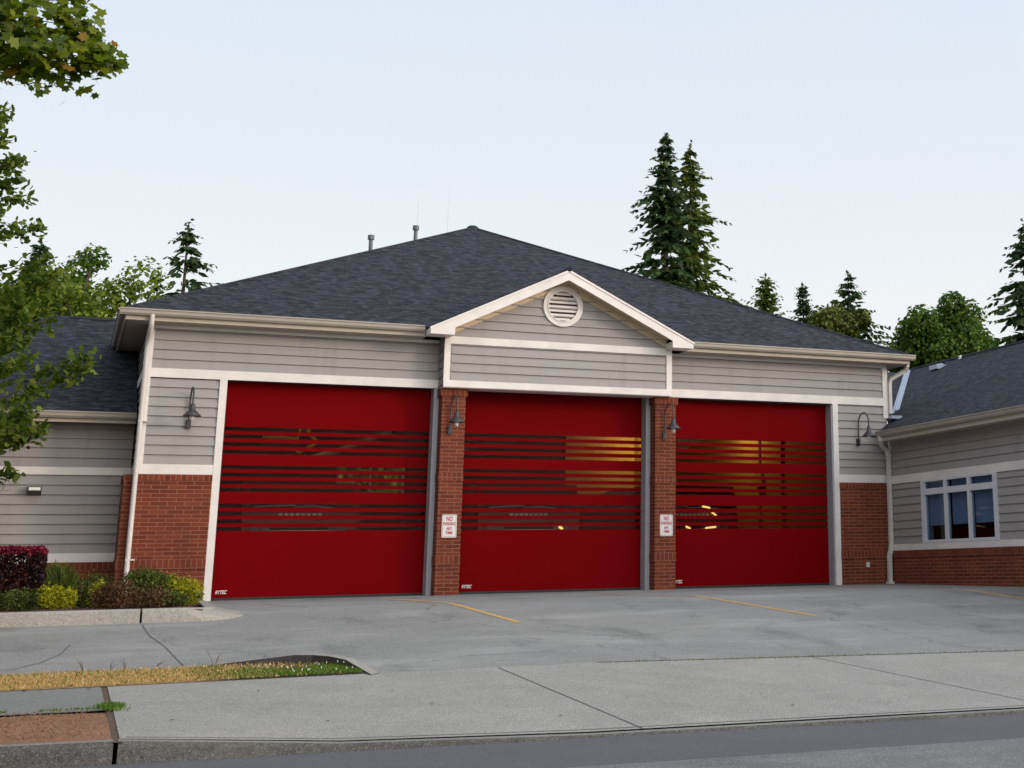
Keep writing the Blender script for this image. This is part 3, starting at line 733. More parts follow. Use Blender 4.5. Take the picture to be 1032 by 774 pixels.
def sign(x, label):
    o = empty('parking_sign', (x, -.34, 1.39), label, 'sign', 'no parking signs on the brick piers')
    w_, h_ = .155, .235; pts = []
    for sx, sz, a0 in ((1,1,0),(-1,1,90),(-1,-1,180),(1,-1,270)):
        for k in range(5):
            a = R(a0+k*22.5); pts.append((x+sx*(w_-.025)+.025*math.cos(a), 1.395+sz*(h_-.025)+.025*math.sin(a)))
    b = MB(); b.prism(pts, -.352, -.345, 'y'); b.build('plate', M['signwhite'], o)
    b = MB(); Z = 1.395
    for a in ((-.140,.140,.214,.220),(-.140,.140,-.220,-.214),(-.140,-.134,-.214,.214),(.134,.140,-.214,.214)):
        b.box(x+a[0], x+a[1], -.3535, -.3525, Z+a[2], Z+a[3])
    b.build('border', M['signred'], o)
    text_mesh('NO', .125, M['signred'], o, (x, -.3535, Z+.145), 'lettering', width=.13)
    text_mesh('PARKING', .095, M['signred'], o, (x, -.3535, Z+.045), 'lettering', width=.25)
    text_mesh('ANY', .085, M['signred'], o, (x, -.3535, Z-.055), 'lettering', width=.115)
    text_mesh('TIME', .085, M['signred'], o, (x, -.3535, Z-.140), 'lettering', width=.15)
sign(4.48, 'white sign with red letters on the brick pier right of the first door')
sign(9.34, 'white sign with red letters on the brick pier right of the middle door')

for x, z1, zb, lbl in ((5.5, 11.75, 10.65, 'tall thin radio antenna standing behind the roof left of the peak'), (6.36, 11.3, 10.5, 'shorter faint radio antenna nearest the roof peak')):
    o = empty('antenna', (x, 9.0, zroof(x, 9.0)), lbl, 'antenna')
    b = MB(); b.tube([(x,9.,zroof(x,9.)-.1),(x,9.,zb)], .008, 8); b.build('mast', M['signwhite'], o)
    b = MB(); b.tube([(x,9.,zb),(x,9.,z1)], .0035, 6); b.tube([(x,9.,zb-.03),(x,9.,zb+.08)], .010, 8); b.build('whip', M['signwhite'], o)

# ------------------------------------------------------------------ inside the bays
def engine():
    o = empty('fire_engine', (1.87, 5.2, 0), 'fire engine parked nose-out behind the leftmost red door', 'fire engine', 'fire engines inside the bays')
    x0, x1, y0 = .67, 3.07, 2.0
    b = MB(); b.prism([(y0,.55),(y0,1.75),(y0+.25,2.42),(y0+3.0,2.42),(y0+3.0,.55)][::-1], x0, x1, 'x'); b.build('cab', M['engine_red'], o)
    b = MB(); b.box(x0, x1, y0+3.03, y0+7.6, .6, 2.40); b.build('body', M['engine_red'], o)
    b = MB(); b.box(x0-.03, x1+.03, y0-.35, y0-.02, .40, .80); b.build('bumper', M['chrome'], o)
    g = MB(); g.box(x0+.55, x1-.55, y0-.02, y0-.002, .85, 1.45); go = g.build('grille', M['black'], o)
    g = MB()
    for k in range(7): g.box(x0+.58, x1-.58, y0-.035, y0-.021, .88+k*.08, .91+k*.08)
    g.build('grille_bars', M['chrome'], go)
    b = MB(); b.add([(x0+.12,y0+.03,1.90),(x1-.12,y0+.03,1.90),(x1-.12,y0+.225,2.38),(x0+.12,y0+.225,2.38)], [(0,1,2,3)]); b.v = [(x,y-.02,z) for x,y,z in b.v]; b.build('windscreen', M['black'], o)
    b = MB()
    for s_ in (0, 1):
        xa = .91 if s_ == 0 else 1.72
        b.tube([(xa+.82*k/8, y0-.02, 1.885+.03*math.sin(math.pi*(k/8 if s_ else k/16))-(.0 if s_ == 0 else .03*k/8)) for k in range(9)], .014, 6)
    b.build('wiper', M['bluebar'], o)
    b = MB(); b.tube([(3.1,y0+.1,1.80),(3.72,y0+.05,1.80)], .018, 6); b.build('mirror_arm', M['chrome'], o)
    b = MB()
    for k in range(8): b.box(1.40+k*.115, 1.48+k*.115, y0-.012, y0-.001, 1.68, 1.75)
    b.build('badge_strip', M['duct'], o)
    for xa in (.87, 2.42):
        b = MB()
        for k in (0, 1): b.box(xa+k*.2, xa+.17+k*.2, y0-.05, y0-.001, 1.35, 1.48)
        b.build('headlight', M['pipe'], o)
    for yw in (y0+1.2, y0+5.6):
        for xs_ in (x0+.02, x1-.27):
            b = MB(); b.tube([(xs_,yw,.5),(xs_+.25,yw,.5)], .48, 20); b.build('wheel', M['black'], o)
    return o
e0 = engine()
e1 = copy_tree(e0, (6.9, 5.2, 0)); e1['label'] = 'fire engine with one lit lamp behind the middle red door'
e2 = copy_tree(e0, (11.0, 5.2, 0)); e2['label'] = 'fire engine with self-lit amber reflection marks behind the right-hand red door'
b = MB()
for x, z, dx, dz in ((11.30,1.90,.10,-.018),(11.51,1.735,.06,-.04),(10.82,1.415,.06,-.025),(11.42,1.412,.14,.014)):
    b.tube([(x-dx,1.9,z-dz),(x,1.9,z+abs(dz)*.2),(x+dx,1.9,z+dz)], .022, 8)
b.build('glow_spot', M['amber'], e2)  # glowing strokes stand in for yellow reflections on the engine front
b = MB(); b.tube([(7.58,1.9,1.45),(7.66,1.9,1.39)], .032, 8); b.build('glow_spot', M['amber'], e1)
def hose(pts, rad, m, nm, label, cat):
    b = MB(); b.tube(pts, rad, 10); o = b.build(nm, m, None); tag(o, label, cat); return o
hose([(1.2,4,3.53),(1.6,4,3.54),(1.96,4,3.52),(2.0,4,3.75),(2.05,4,5.2)], .035, M['hose'], 'air_hose', 'yellow air hose hanging above the engine behind the leftmost door', 'hose')
hose([(1.98,4.1,3.20),(2.22,4.1,3.32),(2.42,4.1,3.46),(2.2,4.1,3.66),(2.1,4.1,5.2)], .05, M['hose'], 'air_hose', 'looped yellow hose below the ceiling behind the leftmost door', 'hose')
hose([(2.3,4.2,3.1),(2.9,4.2,3.28),(3.5,4.2,3.52),(4.1,4.2,3.76)], .07, M['duct'], 'exhaust_duct', 'grey slanting exhaust duct behind the leftmost door', 'duct')
hose([(5.2,4.2,3.36),(6.4,4.2,3.50),(7.2,4.2,3.62)], .06, M['duct'], 'exhaust_duct', 'grey slanting exhaust duct behind the middle door', 'duct')
for x, y, lb_ in ((14.3, 7.4, 'lit warm ceiling lamp inside the bay behind the right-hand door'), (15.0, 15.9, 'lit warm ceiling lamp at the back seen through the middle door'), (2.2, 3.2, 'small lit ceiling lamp above the engine behind the leftmost door')):
    o = empty('bay_lamp', (x, y, 5.1), lb_, 'lamp', 'lit lamps inside the bays')
    b = MB(); b.lathe([(0,.12),(.10,.12),(.28,0)], (x,y,4.98), 16); b.build('lamp_shade', M['lampmetal'], o)
    b = MB(); b.lathe([(0,.06),(.12,.05),(.14,0),(.08,-.05),(0,-.07)], (x,y,5.0), 16); b.build('bulb', M['warmlamp'], o)
    ld = bpy.data.lights.new('bay_light', 'POINT'); ld.energy = 10 if x < 5 else (85 if y < 10 else 55); ld.color = (1., .66, .26); ld.shadow_soft_size = .25
    lo = bpy.data.objects.new('light_source', ld); col.objects.link(lo); lo.parent = o; lo.location = (0,0,-.28)

# ------------------------------------------------------------------ planter bed, grass, weeds
bk = MB()
# planter kerb: front run (two segments), curved right end running back to the wall
def kerb_run(mb, pts, w_=.16):
    vs = []
    for i, (x, y, zt, zb, *fl_) in enumerate(pts):
        fl = fl_[0] if fl_ else .05
        a = pts[max(0,i-1)]; c = pts[min(len(pts)-1,i+1)]; d = math.hypot(c[0]-a[0], c[1]-a[1]); nx, ny = (c[1]-a[1])/d, -(c[0]-a[0])/d
        vs += [(x-nx*w_, y-ny*w_, zt-.10), (x-nx*w_, y-ny*w_, zt), (x-nx*.03, y-ny*.03, zt), (x, y, zt-.035), (x+nx*fl, y+ny*fl, zb-(.06 if fl < .1 else .01))]
    n = 5; mb.add(vs, [(i*n+k, i*n+k+1, (i+1)*n+k+1, (i+1)*n+k) for i in range(len(pts)-1) for k in range(4)])
    mb.add(vs, [(4,3,2,1,0), tuple(len(vs)-5+k for k in range(5))])
def P4(x, y, zt): return (x, y, zt, zg(x, y))
kerb_run(bk, [P4(-40,-7.0,.02), P4(-10,-7.0,.02), P4(-3,-7.02,.015), P4(-1.56,-7.05,.015)])
bk.build('planter_kerb', M['bedkerb'])['kind'] = 'structure'
bk = MB(); kerb_run(bk, [P4(-1.53,-7.05,.015), P4(-1.0,-7.02,.015), (-.75,-6.93,.01,zg(-.75,-6.93),.12), (-.58,-6.75,.005,zg(-.3,-7),.30), (-.50,-6.45,.0,zg(0,-6.3),.42), (-.44,-5.8,.01,zg(0,-5.6),.36), (-.38,-4.6,.02,zg(-.1,-4.5),.20), (-.26,-2.4,.04,zg(0,-2.4),.06), P4(-.16,-.3,.04)])
bk.build('planter_kerb', M['bedkerb'])['kind'] = 'structure'
def bedz(x, y): return .0 + .03*noise.noise((x*1.7,y*1.7,3)) + .012*noise.noise((x*9,y*9,1)) - (.02 if y < -6.4 else 0)
sheet('planting_bed', -.70, -.42, [-4.4+i*.2 for i in range(22)], bedz, M['mulch'], xs=[-.6,-.5])
sheet('planting_bed', -40, -.70, [-6.95+i*.2 for i in range(36)], bedz, M['mulch'], xs=[-30,-20,-12]+[-8+.2*i for i in range(39)])
sheet('planting_bed', -40, XL-.05, [.05+i*.4 for i in range(4)], bedz, M['mulch'], xs=[-30,-20,-12]+[-8+.4*i for i in range(17)])

# grass strip between forecourt and sidewalk
gs = MB(); outline = lambda x: interp(x, [-60,-2,.2,.45,.62], [-11.9,-11.9,-12.0,-12.3,-12.95])
xx = [-60,-30,-12]+[-8+.2*i for i in range(43)]+[.62]; ys5 = 5; vs = []
for x in xx:
    ya = -13.0; yb = outline(x)
    for k in range(ys5): y = lerp(ya, yb, k/(ys5-1)); vs.append((x, y, zg(x, y) + .006 + .012*math.sin(math.pi*k/(ys5-1))))
gs.add(vs, [(i*ys5+k, (i+1)*ys5+k, (i+1)*ys5+k+1, i*ys5+k+1) for i in range(len(xx)-1) for k in range(ys5-1)])
tt = NT('verge_thatch'); sx_ = tt.n('ShaderNodeSeparateXYZ'); tt.l(tt.pos(), sx_.inputs[0])
f_ = tt.math('ADD', sx_.outputs[0], tt.math('MULTIPLY', tt.noise(3., 4), .8)); fr_ = tt.ramp(tt.math('MULTIPLY', tt.math('ADD', f_, 2.), .5), [(.55,(.42,.27,.115)),(.85,(.030,.028,.022))])
tt.bsdf(tt.mix(tt.math('MULTIPLY', tt.noise(25,4), .5), fr_, (.16,.10,.05)), .9, spec=.2)
gs.build('verge_soil', tt.mat)['kind'] = 'structure'
kb = MB(); P = [(-1.2,-11.84),(0.0,-11.86),(.20,-11.93),(.36,-12.1),(.50,-12.4),(.66,-12.95),(.68,-13.02)]
vs = []
for x, y in P:
    q_ = min(1., max(.0, (x+1.2)/1.0)); h_ = .10*q_*min(1, (-13.05-y)/-.7) + .004
    vs += [(x+.02,y+.02,zg(x,y)-.02),(x,y,zg(x,y)+h_),(x-.10,y-.10,zg(x-.1,y-.1)+h_),(x-.12,y-.12,zg(x-.1,y-.1)-.03)]
kb.add(vs, [(i*4+k, i*4+4+k, i*4+5+k, i*4+1+k) for i in range(len(P)-1) for k in range(2)]); kb.add(vs, [(i*4+2, i*4+6, i*4+7, i*4+3) for i in range(len(P)-1)], 1); kb.build('verge_kerb', [M['bedkerb'], M['shaded_soil']])['kind'] = 'structure'  # street-side face dark for dirt and for shade put into its colour
def blades(name, n, area, mat, h0, h1, kind='stuff', label=None, cat=None, zf=None):
    mb = MB(); c = 0
    while c < n:
        p = area()
        if p is None: continue
        x, y = p; z = zf(x, y) if zf else zg(x, y) + .02; h = rnd.uniform(h0, h1); a = rnd.uniform(0, math.pi*2); w_ = rnd.uniform(.003, .007)
        lx, ly = rnd.gauss(0, .5)*h, rnd.gauss(0, .5)*h; dx, dy = math.cos(a)*w_, math.sin(a)*w_
        mb.add([(x-dx,y-dy,z),(x+dx,y+dy,z),(x+lx*.5+dx*.7,y+ly*.5+dy*.7,z+h*.6),(x+lx*.5-dx*.7,y+ly*.5-dy*.7,z+h*.6),(x+lx,y+ly,z+h)], [(0,1,2,3),(3,2,4)])
        c += 1
    o = mb.build(name, mat); return tag(o, label, cat, None, kind)
def a_straw():
    x = -8 + 8.6*rnd.random(); y = rnd.uniform(-13.02, outline(x))
    pr = interp(x, [-3,-1.0,-.2,.4], [1.,.95,.25,.0]) * (1. if y < -12.15 or rnd.random() < .25 else .3)
    return (x, y) if rnd.random() < pr else None
def a_green():
    x = -8 + 8.5*rnd.random(); y = rnd.uniform(-13.0, outline(x)-.05)
    pr = interp(x, [-3,-1.3,-.6,0,.4], [.06,.12,.75,1.,.8])
    if y > -12.1 and x < -.8: pr = .35*max(0, noise.noise((x*1.6,2,0))+.2)
    if x > -.9 and y > -12.42 + .08*math.sin(x*7): pr *= .05
    return (x, y) if rnd.random() < pr else None
blades('dry_grass', 26000, a_straw, M['straw'], .010, .034, label='straw coloured dry grass strip beside the sidewalk', cat='grass')
blades('green_grass', 9000, a_green, M['blade'], .012, .036, label='short green grass at the right tip of the strip', cat='grass')
def a_edge():
    x = -6 + 3.84*rnd.random(); 
    return (x, -14.93+rnd.gauss(0,.02)) if noise.noise((x*3,5,0)) > -.15 else None
blades('edge_grass', 900, a_edge, M['blade'], .01, .03, label='thin green weeds along the sidewalk edge', cat='grass')
def a_tuft(): return (-2.11+rnd.gauss(0,.05), -14.85+rnd.gauss(0,.10))
blades('weed_tuft', 700, a_tuft, M['blade'], .015, .045, label='bright green weed tuft in the joint beside the apron', cat='weed')
def clumped(xa, xb, ya, yb, th):
    def f():
        x, y = rnd.uniform(xa, xb), rnd.uniform(ya, yb)
        return (x, y) if noise.noise((x*2.5, y*2.5, 7)) > th else None
    return f
blades('leaf_litter', 5200, clumped(-7,-2.18,-16.72,-14.95,-.2), M['litter'], .006, .016, label='brown leaf litter on the bare dirt verge', cat='leaf litter')
blades('seam_grass', 420, lambda: (rnd.uniform(3.3,7.)+rnd.random()**2*6, -13.03+rnd.gauss(0,.025)), M['blade'], .01, .03, label='thin green weeds in the long apron joint', cat='grass', zf=zg)
# clover flowers
fm = MB()
for k in range(22):
    x, y = rnd.uniform(-.6,.45), rnd.uniform(-12.95,-12.35); z = zg(x,y)+rnd.uniform(.05,.075)
    fm.tube([(x,y,z-.012),(x,y,z),(x,y,z+.012)], [.003,.006,.002], 6)
tag(fm.build('clover_flowers', M['flower']), 'small white clover flowers in the green grass tip', 'flowers', None, 'stuff')
# weeds standing at the strip's back edge
wd = MB()
for x, y, h in ((-.97,-11.95,.34),(-2.32,-11.9,.28),(-2.05,-11.9,.2),(-1.6,-11.9,.18),(-1.9,-11.92,.26)):
    for k in range(3):
        dx = rnd.gauss(0,.05); z = zg(x,y); h2 = h*.6; wd.tube([(x,y,z),(x+dx*.5,y,z+h2*.6),(x+dx,y,z+h2*(1-.2*k))], [.003,.0025,.001], 5)
tag(wd.build('dry_weeds', M['brown']), 'thin dry weed stalks along the back edge of the grass strip', 'weeds', None, 'stuff')
# fallen leaves
ll = MB()
for x, y in [(rnd.uniform(-2,5), rnd.uniform(-16.6,-13.3)) for _ in range(7)]+[(rnd.uniform(-3.4,-2), rnd.uniform(-13.2,-12.8)) for _ in range(10)]:
    z = zg(x,y)+.012; a = rnd.uniform(0,6.3); r_ = rnd.uniform(.018,.034)
    ll.add([(x+r_*(1 if k%2 else .45)*math.cos(a+k*math.pi/5), y+r_*(1 if k%2 else .45)*math.sin(a+k*math.pi/5), z+rnd.uniform(-.003,.01)) for k in range(10)], [tuple(range(10))])
tag(ll.build('fallen_leaves', M['brown']), 'scattered brown fallen leaves on the apron and sidewalk', 'leaves', None, 'stuff')

# ------------------------------------------------------------------ foliage builders
def rvec():
    while True:
        v = Vector((rnd.uniform(-1,1), rnd.uniform(-1,1), rnd.uniform(-1,1)))
        if .05 < v.length < 1: return v.normalized()
STAR = [(0,-.5),(.18,-.26),(.46,-.28),(.38,-.02),(.5,.24),(.24,.24),(0,.56),(-.24,.24),(-.5,.24),(-.38,-.02),(-.46,-.28),(-.18,-.26)]
OVAL = [(0,-.5),(.27,-.1),(.2,.25),(0,.5),(-.2,.25),(-.27,-.1)]
DIAM = [(0,-.5),(.3,0),(0,.5),(-.3,0)]
def leaf(mb, p, size, shape, nrm=None, m=0):
    n = nrm or rvec(); u = n.orthogonal().normalized(); w_ = n.cross(u); a = rnd.uniform(0, 6.28)
    c, s_ = math.cos(a)*size, math.sin(a)*size; u2 = u*c + w_*s_; w2 = w_*c - u*s_
    mb.add([p + u2*x + w2*y for x, y in shape], [tuple(range(len(shape)))], m)
def shrub(name, label, base, rx, ry, h, n, size, mat, shape=OVAL, boxy=False, top=None, spiky=0., parts='foliage', cat='shrub', group=None):
    o = empty(name, base, label, cat, group); mb = MB(); B = Vector(base)
    lumps = [(Vector((rnd.uniform(-.6,.6)*rx, rnd.uniform(-.6,.6)*ry, h*rnd.uniform(.3,.66))), rnd.uniform(.38,.6)) for _ in range(10)]
    for i in range(n):
        if boxy:
            q = Vector((rnd.uniform(-1,1)*rx, rnd.uniform(-1,1)*ry, rnd.uniform(.06,1)*h))
            f = rnd.randrange(4)
            if f == 0: q.y = -ry*rnd.uniform(.86,1.03)
            elif f == 1: q.x = rx*rnd.choice((-1,1))*rnd.uniform(.88,1.03)
            elif f == 2: q.z = h*rnd.uniform(.93,1.03)
        else:
            c, rr = rnd.choice(lumps); d = rvec(); d.z = d.z*1.0 - .12
            q = c + Vector((d.x*rx*rr*1.15, d.y*ry*rr*1.15, d.z*h*rr*.95)) * rnd.uniform(.72, 1.05)
            q.z = abs(q.z)*.98 + .02
        mi = 1 if (top and q.z > h*.93 - rnd.random()*.06) else 0
        if spiky:
            d = Vector((q.x/rx*.5+rnd.gauss(0,.25), q.y/ry*.5+rnd.gauss(0,.25), 1)).normalized(); L = spiky*rnd.uniform(.5,1.2); w_ = d.orthogonal().normalized()*size*.22
            p = B+q; mb.add([p-w_, p+w_, p+d*L], [(0,1,2)], mi)
        else: leaf(mb, B+q, size*rnd.uniform(.6,1.25), shape, None, mi)
    mb.build('foliage', [mat, top] if top else mat, o)
    st_ = MB()
    for k in range(7):
        a = rnd.uniform(0,6.28); st_.tube([B, B+Vector((math.cos(a)*rx*.3, math.sin(a)*ry*.3, h*.35)), B+Vector((math.cos(a)*rx*.55, math.sin(a)*ry*.55, h*.7))], [.014,.01,.005], 6)
    st_.build('stems', M['bark'], o); return o
shrub('clipped_hedge', 'square-clipped dark hedge with bright red new growth on top', (-4.35,-3.6,0), 1.45, .8, .95, 34000, .06, M['plum'], top=M['redtip'], boxy=True, cat='hedge')
shrub('grassy_shrub', 'loose light green grassy shrub beside the dark red hedge', (-2.72,-3.3,0), .36, .4, .62, 1500, .05, M['shrubg'], spiky=.16)
shrub('golden_shrub', 'small golden shrub at the bed edge below the grassy shrub', (-2.62,-5.4,0), .26, .3, .36, 1500, .045, M['gold'])
shrub('low_shrub', 'dark green low shrub between the hedge and the small golden shrub', (-3.0,-5.0,0), .42, .4, .34, 1800, .04, M['shrubg'])
shrub('leafy_shrub', 'mid green rounded shrub with a paler patch left of the brown shrub', (-2.15,-4.6,0), .36, .45, .58, 2600, .045, M['shrubg'])
shrub('golden_shrub', 'narrow yellow-green shrub tucked behind the brown shrub', (-2.12,-5.3,0), .17, .25, .40, 700, .045, M['gold'])
shrub('brown_shrub', 'rusty brown dry shrub in the middle of the bed', (-1.86,-5.6,0), .30, .32, .42, 3400, .035, M['brown'])
shrub('leafy_shrub', 'largest green shrub in front of the brick corner and downspout', (-1.36,-4.7,0), .46, .5, .60, 4600, .045, M['shrubg'])
shrub('reddish_shrub', 'low reddish brown shrub in front of the largest green shrub', (-1.35,-5.6,0), .28, .25, .34, 900, .04, M['brown'])
shrub('golden_shrub', 'bright golden shrub nearest the leftmost red door', (-.90,-4.3,0), .32, .6, .44, 5200, .045, M['gold'])
shrub('green_shrub', 'low green growth under the bright golden shrub', (-.98,-4.9,0), .34, .4, .26, 1400, .04, M['shrubg'])

def conifer(label, base, h, rad, mat, nstep=.55, dens=1., start=.22, droop=.35, gap=.12, leafL=.42, group='dark conifers behind the station', top_pow=.85, seed=1, name='conifer'):
    rnd.seed(seed); o = empty(name, base, label, 'tree', group); B = Vector(base)
    tr = MB(); tr.tube([B+Vector((0,0,-.3)), B+Vector((.03*h*.1,0,h*.5)), B+Vector((0,0,h))], [h*.014, h*.009, .02], 8); tr.build('trunk', M['bark'], o)
    mb = MB(); z = h*start
    while z < h - .15:
        t = z/h; L0 = rad*(1-t)**top_pow + .12; nb = max(4, int(6*dens + rnd.random()*3)); a0 = rnd.uniform(0, 6.28)
        for k in range(nb):
            if rnd.random() < gap: continue
            a = a0 + 6.283*k/nb + rnd.gauss(0,.25); L = L0*(rnd.uniform(.45, 1.1) if rnd.random() < .88 else rnd.uniform(1.05, 1.35)); d = Vector((math.cos(a), math.sin(a), 0)); side = Vector((-d.y, d.x, 0))
            up = rnd.uniform(-.15,.35)*(1 if t > .75 else .5); ns = max(3, int(L/(leafL*.38)))
            for i in range(ns+1):
                f = (i+.3)/(ns+.3); x_ = L*f; zz = z + up*x_ - droop*x_*f + .10*L*f*f*f*1.5
                c = B + d*x_ + Vector((0,0,zz)); wd_ = leafL*(1.15-.75*f)*min(1, .45+L*.3)
                for s_ in (-1, 0, 1):
                    dirv = (d*.75 + side*s_*rnd.uniform(.5,1.1) + Vector((0,0,rnd.uniform(-1.15,.08)))).normalized()
                    e = c + dirv*wd_*rnd.uniform(.7,1.25); pw = dirv.cross(Vector((rnd.gauss(0,.5),rnd.gauss(0,.5),1))).normalized()*wd_*.24
                    mb.add([c-pw*.6, c.lerp(e,.5)-pw, e, c.lerp(e,.5)+pw, c+pw*.6], [(0,1,2,3,4)])
        for k in range(int(nb*2.2)):
            a = rnd.uniform(0, 6.28); q_ = L0*rnd.uniform(.05,.5); c = B + Vector((math.cos(a)*q_, math.sin(a)*q_, z+rnd.gauss(-.1,nstep*.4)))
            dirv = Vector((math.cos(a)*.7, math.sin(a)*.7, rnd.uniform(-.9,.3))).normalized(); lf = leafL*min(1., .25+L0/1.6); e = c + dirv*lf*rnd.uniform(.5,.95); pw = dirv.cross(rvec()).normalized()*lf*.2
            mb.add([c-pw*.6, c.lerp(e,.5)-pw, e, c.lerp(e,.5)+pw, c+pw*.6], [(0,1,2,3,4)])
        z += nstep*rnd.uniform(.7,1.25)*(.55+.45*min(1, (1-t)*2.2))
    for k in range(14): 
        p = B+Vector((0,0,h-.02*k*2)); leaf(mb, p+Vector((rnd.gauss(0,.03+k*.006),rnd.gauss(0,.03+k*.006),0)), .22, DIAM)
    mb.build('crown', mat, o); return o
def broadleaf(label, base, h, rx, rz, zc, n, size, mat, seed=1, lumps=34, group='broadleaf trees behind the station', shape=DIAM, ry=None, name='broadleaf_tree'):
    rnd.seed(seed); o = empty(name, base, label, 'tree', group); B = Vector(base); ry = ry or rx
    tr = MB(); C = B+Vector((0,0,zc)); tr.tube([B+Vector((0,0,-.3)), B+Vector((.1,0,zc*.5)), C], [h*.022, h*.016, h*.008], 8)
    L = []
    for k in range(lumps):
        d = rvec(); f = rnd.uniform(.35,.86) if k > lumps*.3 else rnd.uniform(0,.5); r_ = rnd.uniform(.20,.34)
        c = C + Vector((d.x*rx*f, d.y*ry*f, d.z*rz*f)); L.append((c, r_*rx))
        if k % 2 == 0: tr.tube([C-Vector((0,0,rz*.6)), C.lerp(c,.55)-Vector((0,0,rz*.1)), c], [h*.008,h*.005,.015], 5)
    tr.build('trunk', M['bark'], o); mb = MB()
    for i in range(n):
        c, r_ = L[i % len(L)]; d = rvec(); p = c + d*r_*rnd.uniform(.55,1.08)
        nn = (d*.9 + rvec()*.8 + Vector((0,0,.3))).normalized(); leaf(mb, p, size*rnd.uniform(.6,1.3), shape, nn)
    mb.build('crown', mat, o); return o

GZ = -.1
conifer('taller conifer of the pair rising right of the roof peak', (20.75,28,GZ), 20.4, 5.9, M['fir'], .62, 1.15, .25, .50, .24, .60, seed=11, group=None, top_pow=.80)
conifer('shorter olive-tinted conifer, right-hand one of the tall pair', (22.5,29.2,GZ), 20.45, 5.5, M['fir2'], .60, 1.1, .25, .48, .28, .58, seed=23, group=None, top_pow=.78)
conifer('sparse conifer above the left end of the hall roof', (.75,30,GZ), 14.6, 5.4, M['fir'], .66, .8, .3, .4, .38, .55, seed=5, top_pow=.8)
conifer('small pale conifer just above the right roof slope', (29.3,35,GZ), 15.7, 4.2, M['fir2'], .42, 1.2, .35, .15, .1, .50, seed=6, top_pow=.7)
conifer('slim conifer standing second right of the tall pair', (33.1,38,GZ), 16.1, 3.4, M['fir'], .42, 1.2, .35, .3, .1, .48, seed=8, top_pow=.75)
conifer('wispy wide conifer behind the rounded golden-green cedar', (34.9,36,GZ), 16.5, 6.6, M['fir'], .55, .95, .35, .36, .28, .60, seed=9, top_pow=.8)
broadleaf('rounded olive cedar above the right roof end', (31.8,32,GZ), 13.9, 2.5, 3.0, 11.4, 15000, .24, M['cedar'], 3, 30)
broadleaf('full round green broadleaf tree above the right eave corner', (37.3,30,GZ), 14.1, 3.5, 3.6, 11.0, 30000, .27, M['broad'], 4, 60)
conifer('dark conifer cut off by the right edge of the photo', (42.7,30,GZ), 18.6, 9.0, M['fir'], .75, .95, .3, .35, .22, .75, seed=14, top_pow=.9)
broadleaf('bright yellow-green tree behind the left wing roof', (-2.3,24,GZ), 11.2, 2.8, 3.1, 8.8, 15000, .19, M['lime'], 15, 44)
broadleaf('tall loose tree top rising behind the yellow-green tree', (-3.0,27,GZ), 13.4, 2.1, 3.2, 10.4, 5000, .22, M['broad'], 16, 22)
conifer('dark conifer top at the far left behind the wing', (-4.3,26,GZ), 12.6, 4.6, M['fir'], .5, 1.1, .3, .35, .08, .5, seed=17, top_pow=.8)
broadleaf('dark green tree farthest left behind the wing', (-6.6,24,GZ), 11.6, 3.3, 3.4, 8.6, 14000, .22, M['broad'], 18, 34)
conifer('low dark spruce tip beside the hall roof corner', (-.15,31,GZ), 12.6, 4.0, M['fir'], .5, 1.0, .3, .3, .1, .45, seed=19, top_pow=.8)
broadleaf('green tree seen through the rear window of the bay', (10.8,36,GZ), 9.5, 6.0, 3.8, 5.4, 22000, .38, M['lime'], 21, 60)

for k, (x, y, h) in enumerate(((-11.5,-8.5,15.),(-20.5,-2.5,19.),(-16.,-16.5,17.))):  # unseen trees added to block sky light and shade the wings
    broadleaf(('unseen tree added for shade left of the driveway mouth', 'unseen tree added for shade beyond the far end of the left wing', 'unseen tree added for shade along the kerb past the maple')[k], (x,y,zg(x,y)), h, 5.4, h*.38, h*.60, 9000, .6, M['broad'], 60+k, 60, group='unseen trees added for shade at the left')
# small-leaved tree at the left edge, standing in the bed
rnd.seed(31)
tb = Vector((-5.3,-3.9,0)); o = empty('bed_tree', tb, 'small-leaved tree in the planting bed at the left edge, in front of the wing', 'tree')
tr = MB(); tr.tube([tb, tb+Vector((.05,0,2)), tb+Vector((-.05,.05,5)), tb+Vector((.1,0,9.8))], [.12,.10,.06,.015], 9)
mb = MB()
def prof(z): return interp(z, [1.6,1.9,2.6,3.2,3.7,4.3,5.0,5.7,6.6,7.6,8.6,9.8,10.6], [1.3,1.9,2.3,2.8,3.45,3.1,2.7,2.3,1.95,1.7,1.35,.9,.3])
for k in range(330):
    z1 = rnd.uniform(1.7, 10.1) if rnd.random() < .88 else rnd.uniform(2.8, 4.8); a = rnd.uniform(0, 6.283); L = prof(z1)*rnd.uniform(.35, 1.0)
    tip = tb+Vector((math.cos(a)*L, math.sin(a)*L, z1)); rt = tb+Vector((0,0,max(1.4, z1-.55*L-.3))); mid = rt.lerp(tip,.55)+Vector((0,0,.10*L))
    tr.tube([rt, mid, tip], [.022,.012,.004], 5)
    d = (tip-mid).normalized()
    for i in range(int(48+46*L)):
        f = rnd.random()**.55; p = mid.lerp(tip, f) if rnd.random() < .8 else rt.lerp(mid, rnd.uniform(.5,1)); p = p + Vector((rnd.gauss(0,.08),rnd.gauss(0,.08),rnd.gauss(-.05,.08)))
        leaf(mb, p, rnd.uniform(.08,.18), OVAL, (Vector((0,0,1))+rvec()*1.1).normalized())
tr.build('trunk', M['bark'], o); mb.build('crown', M['street'], o)
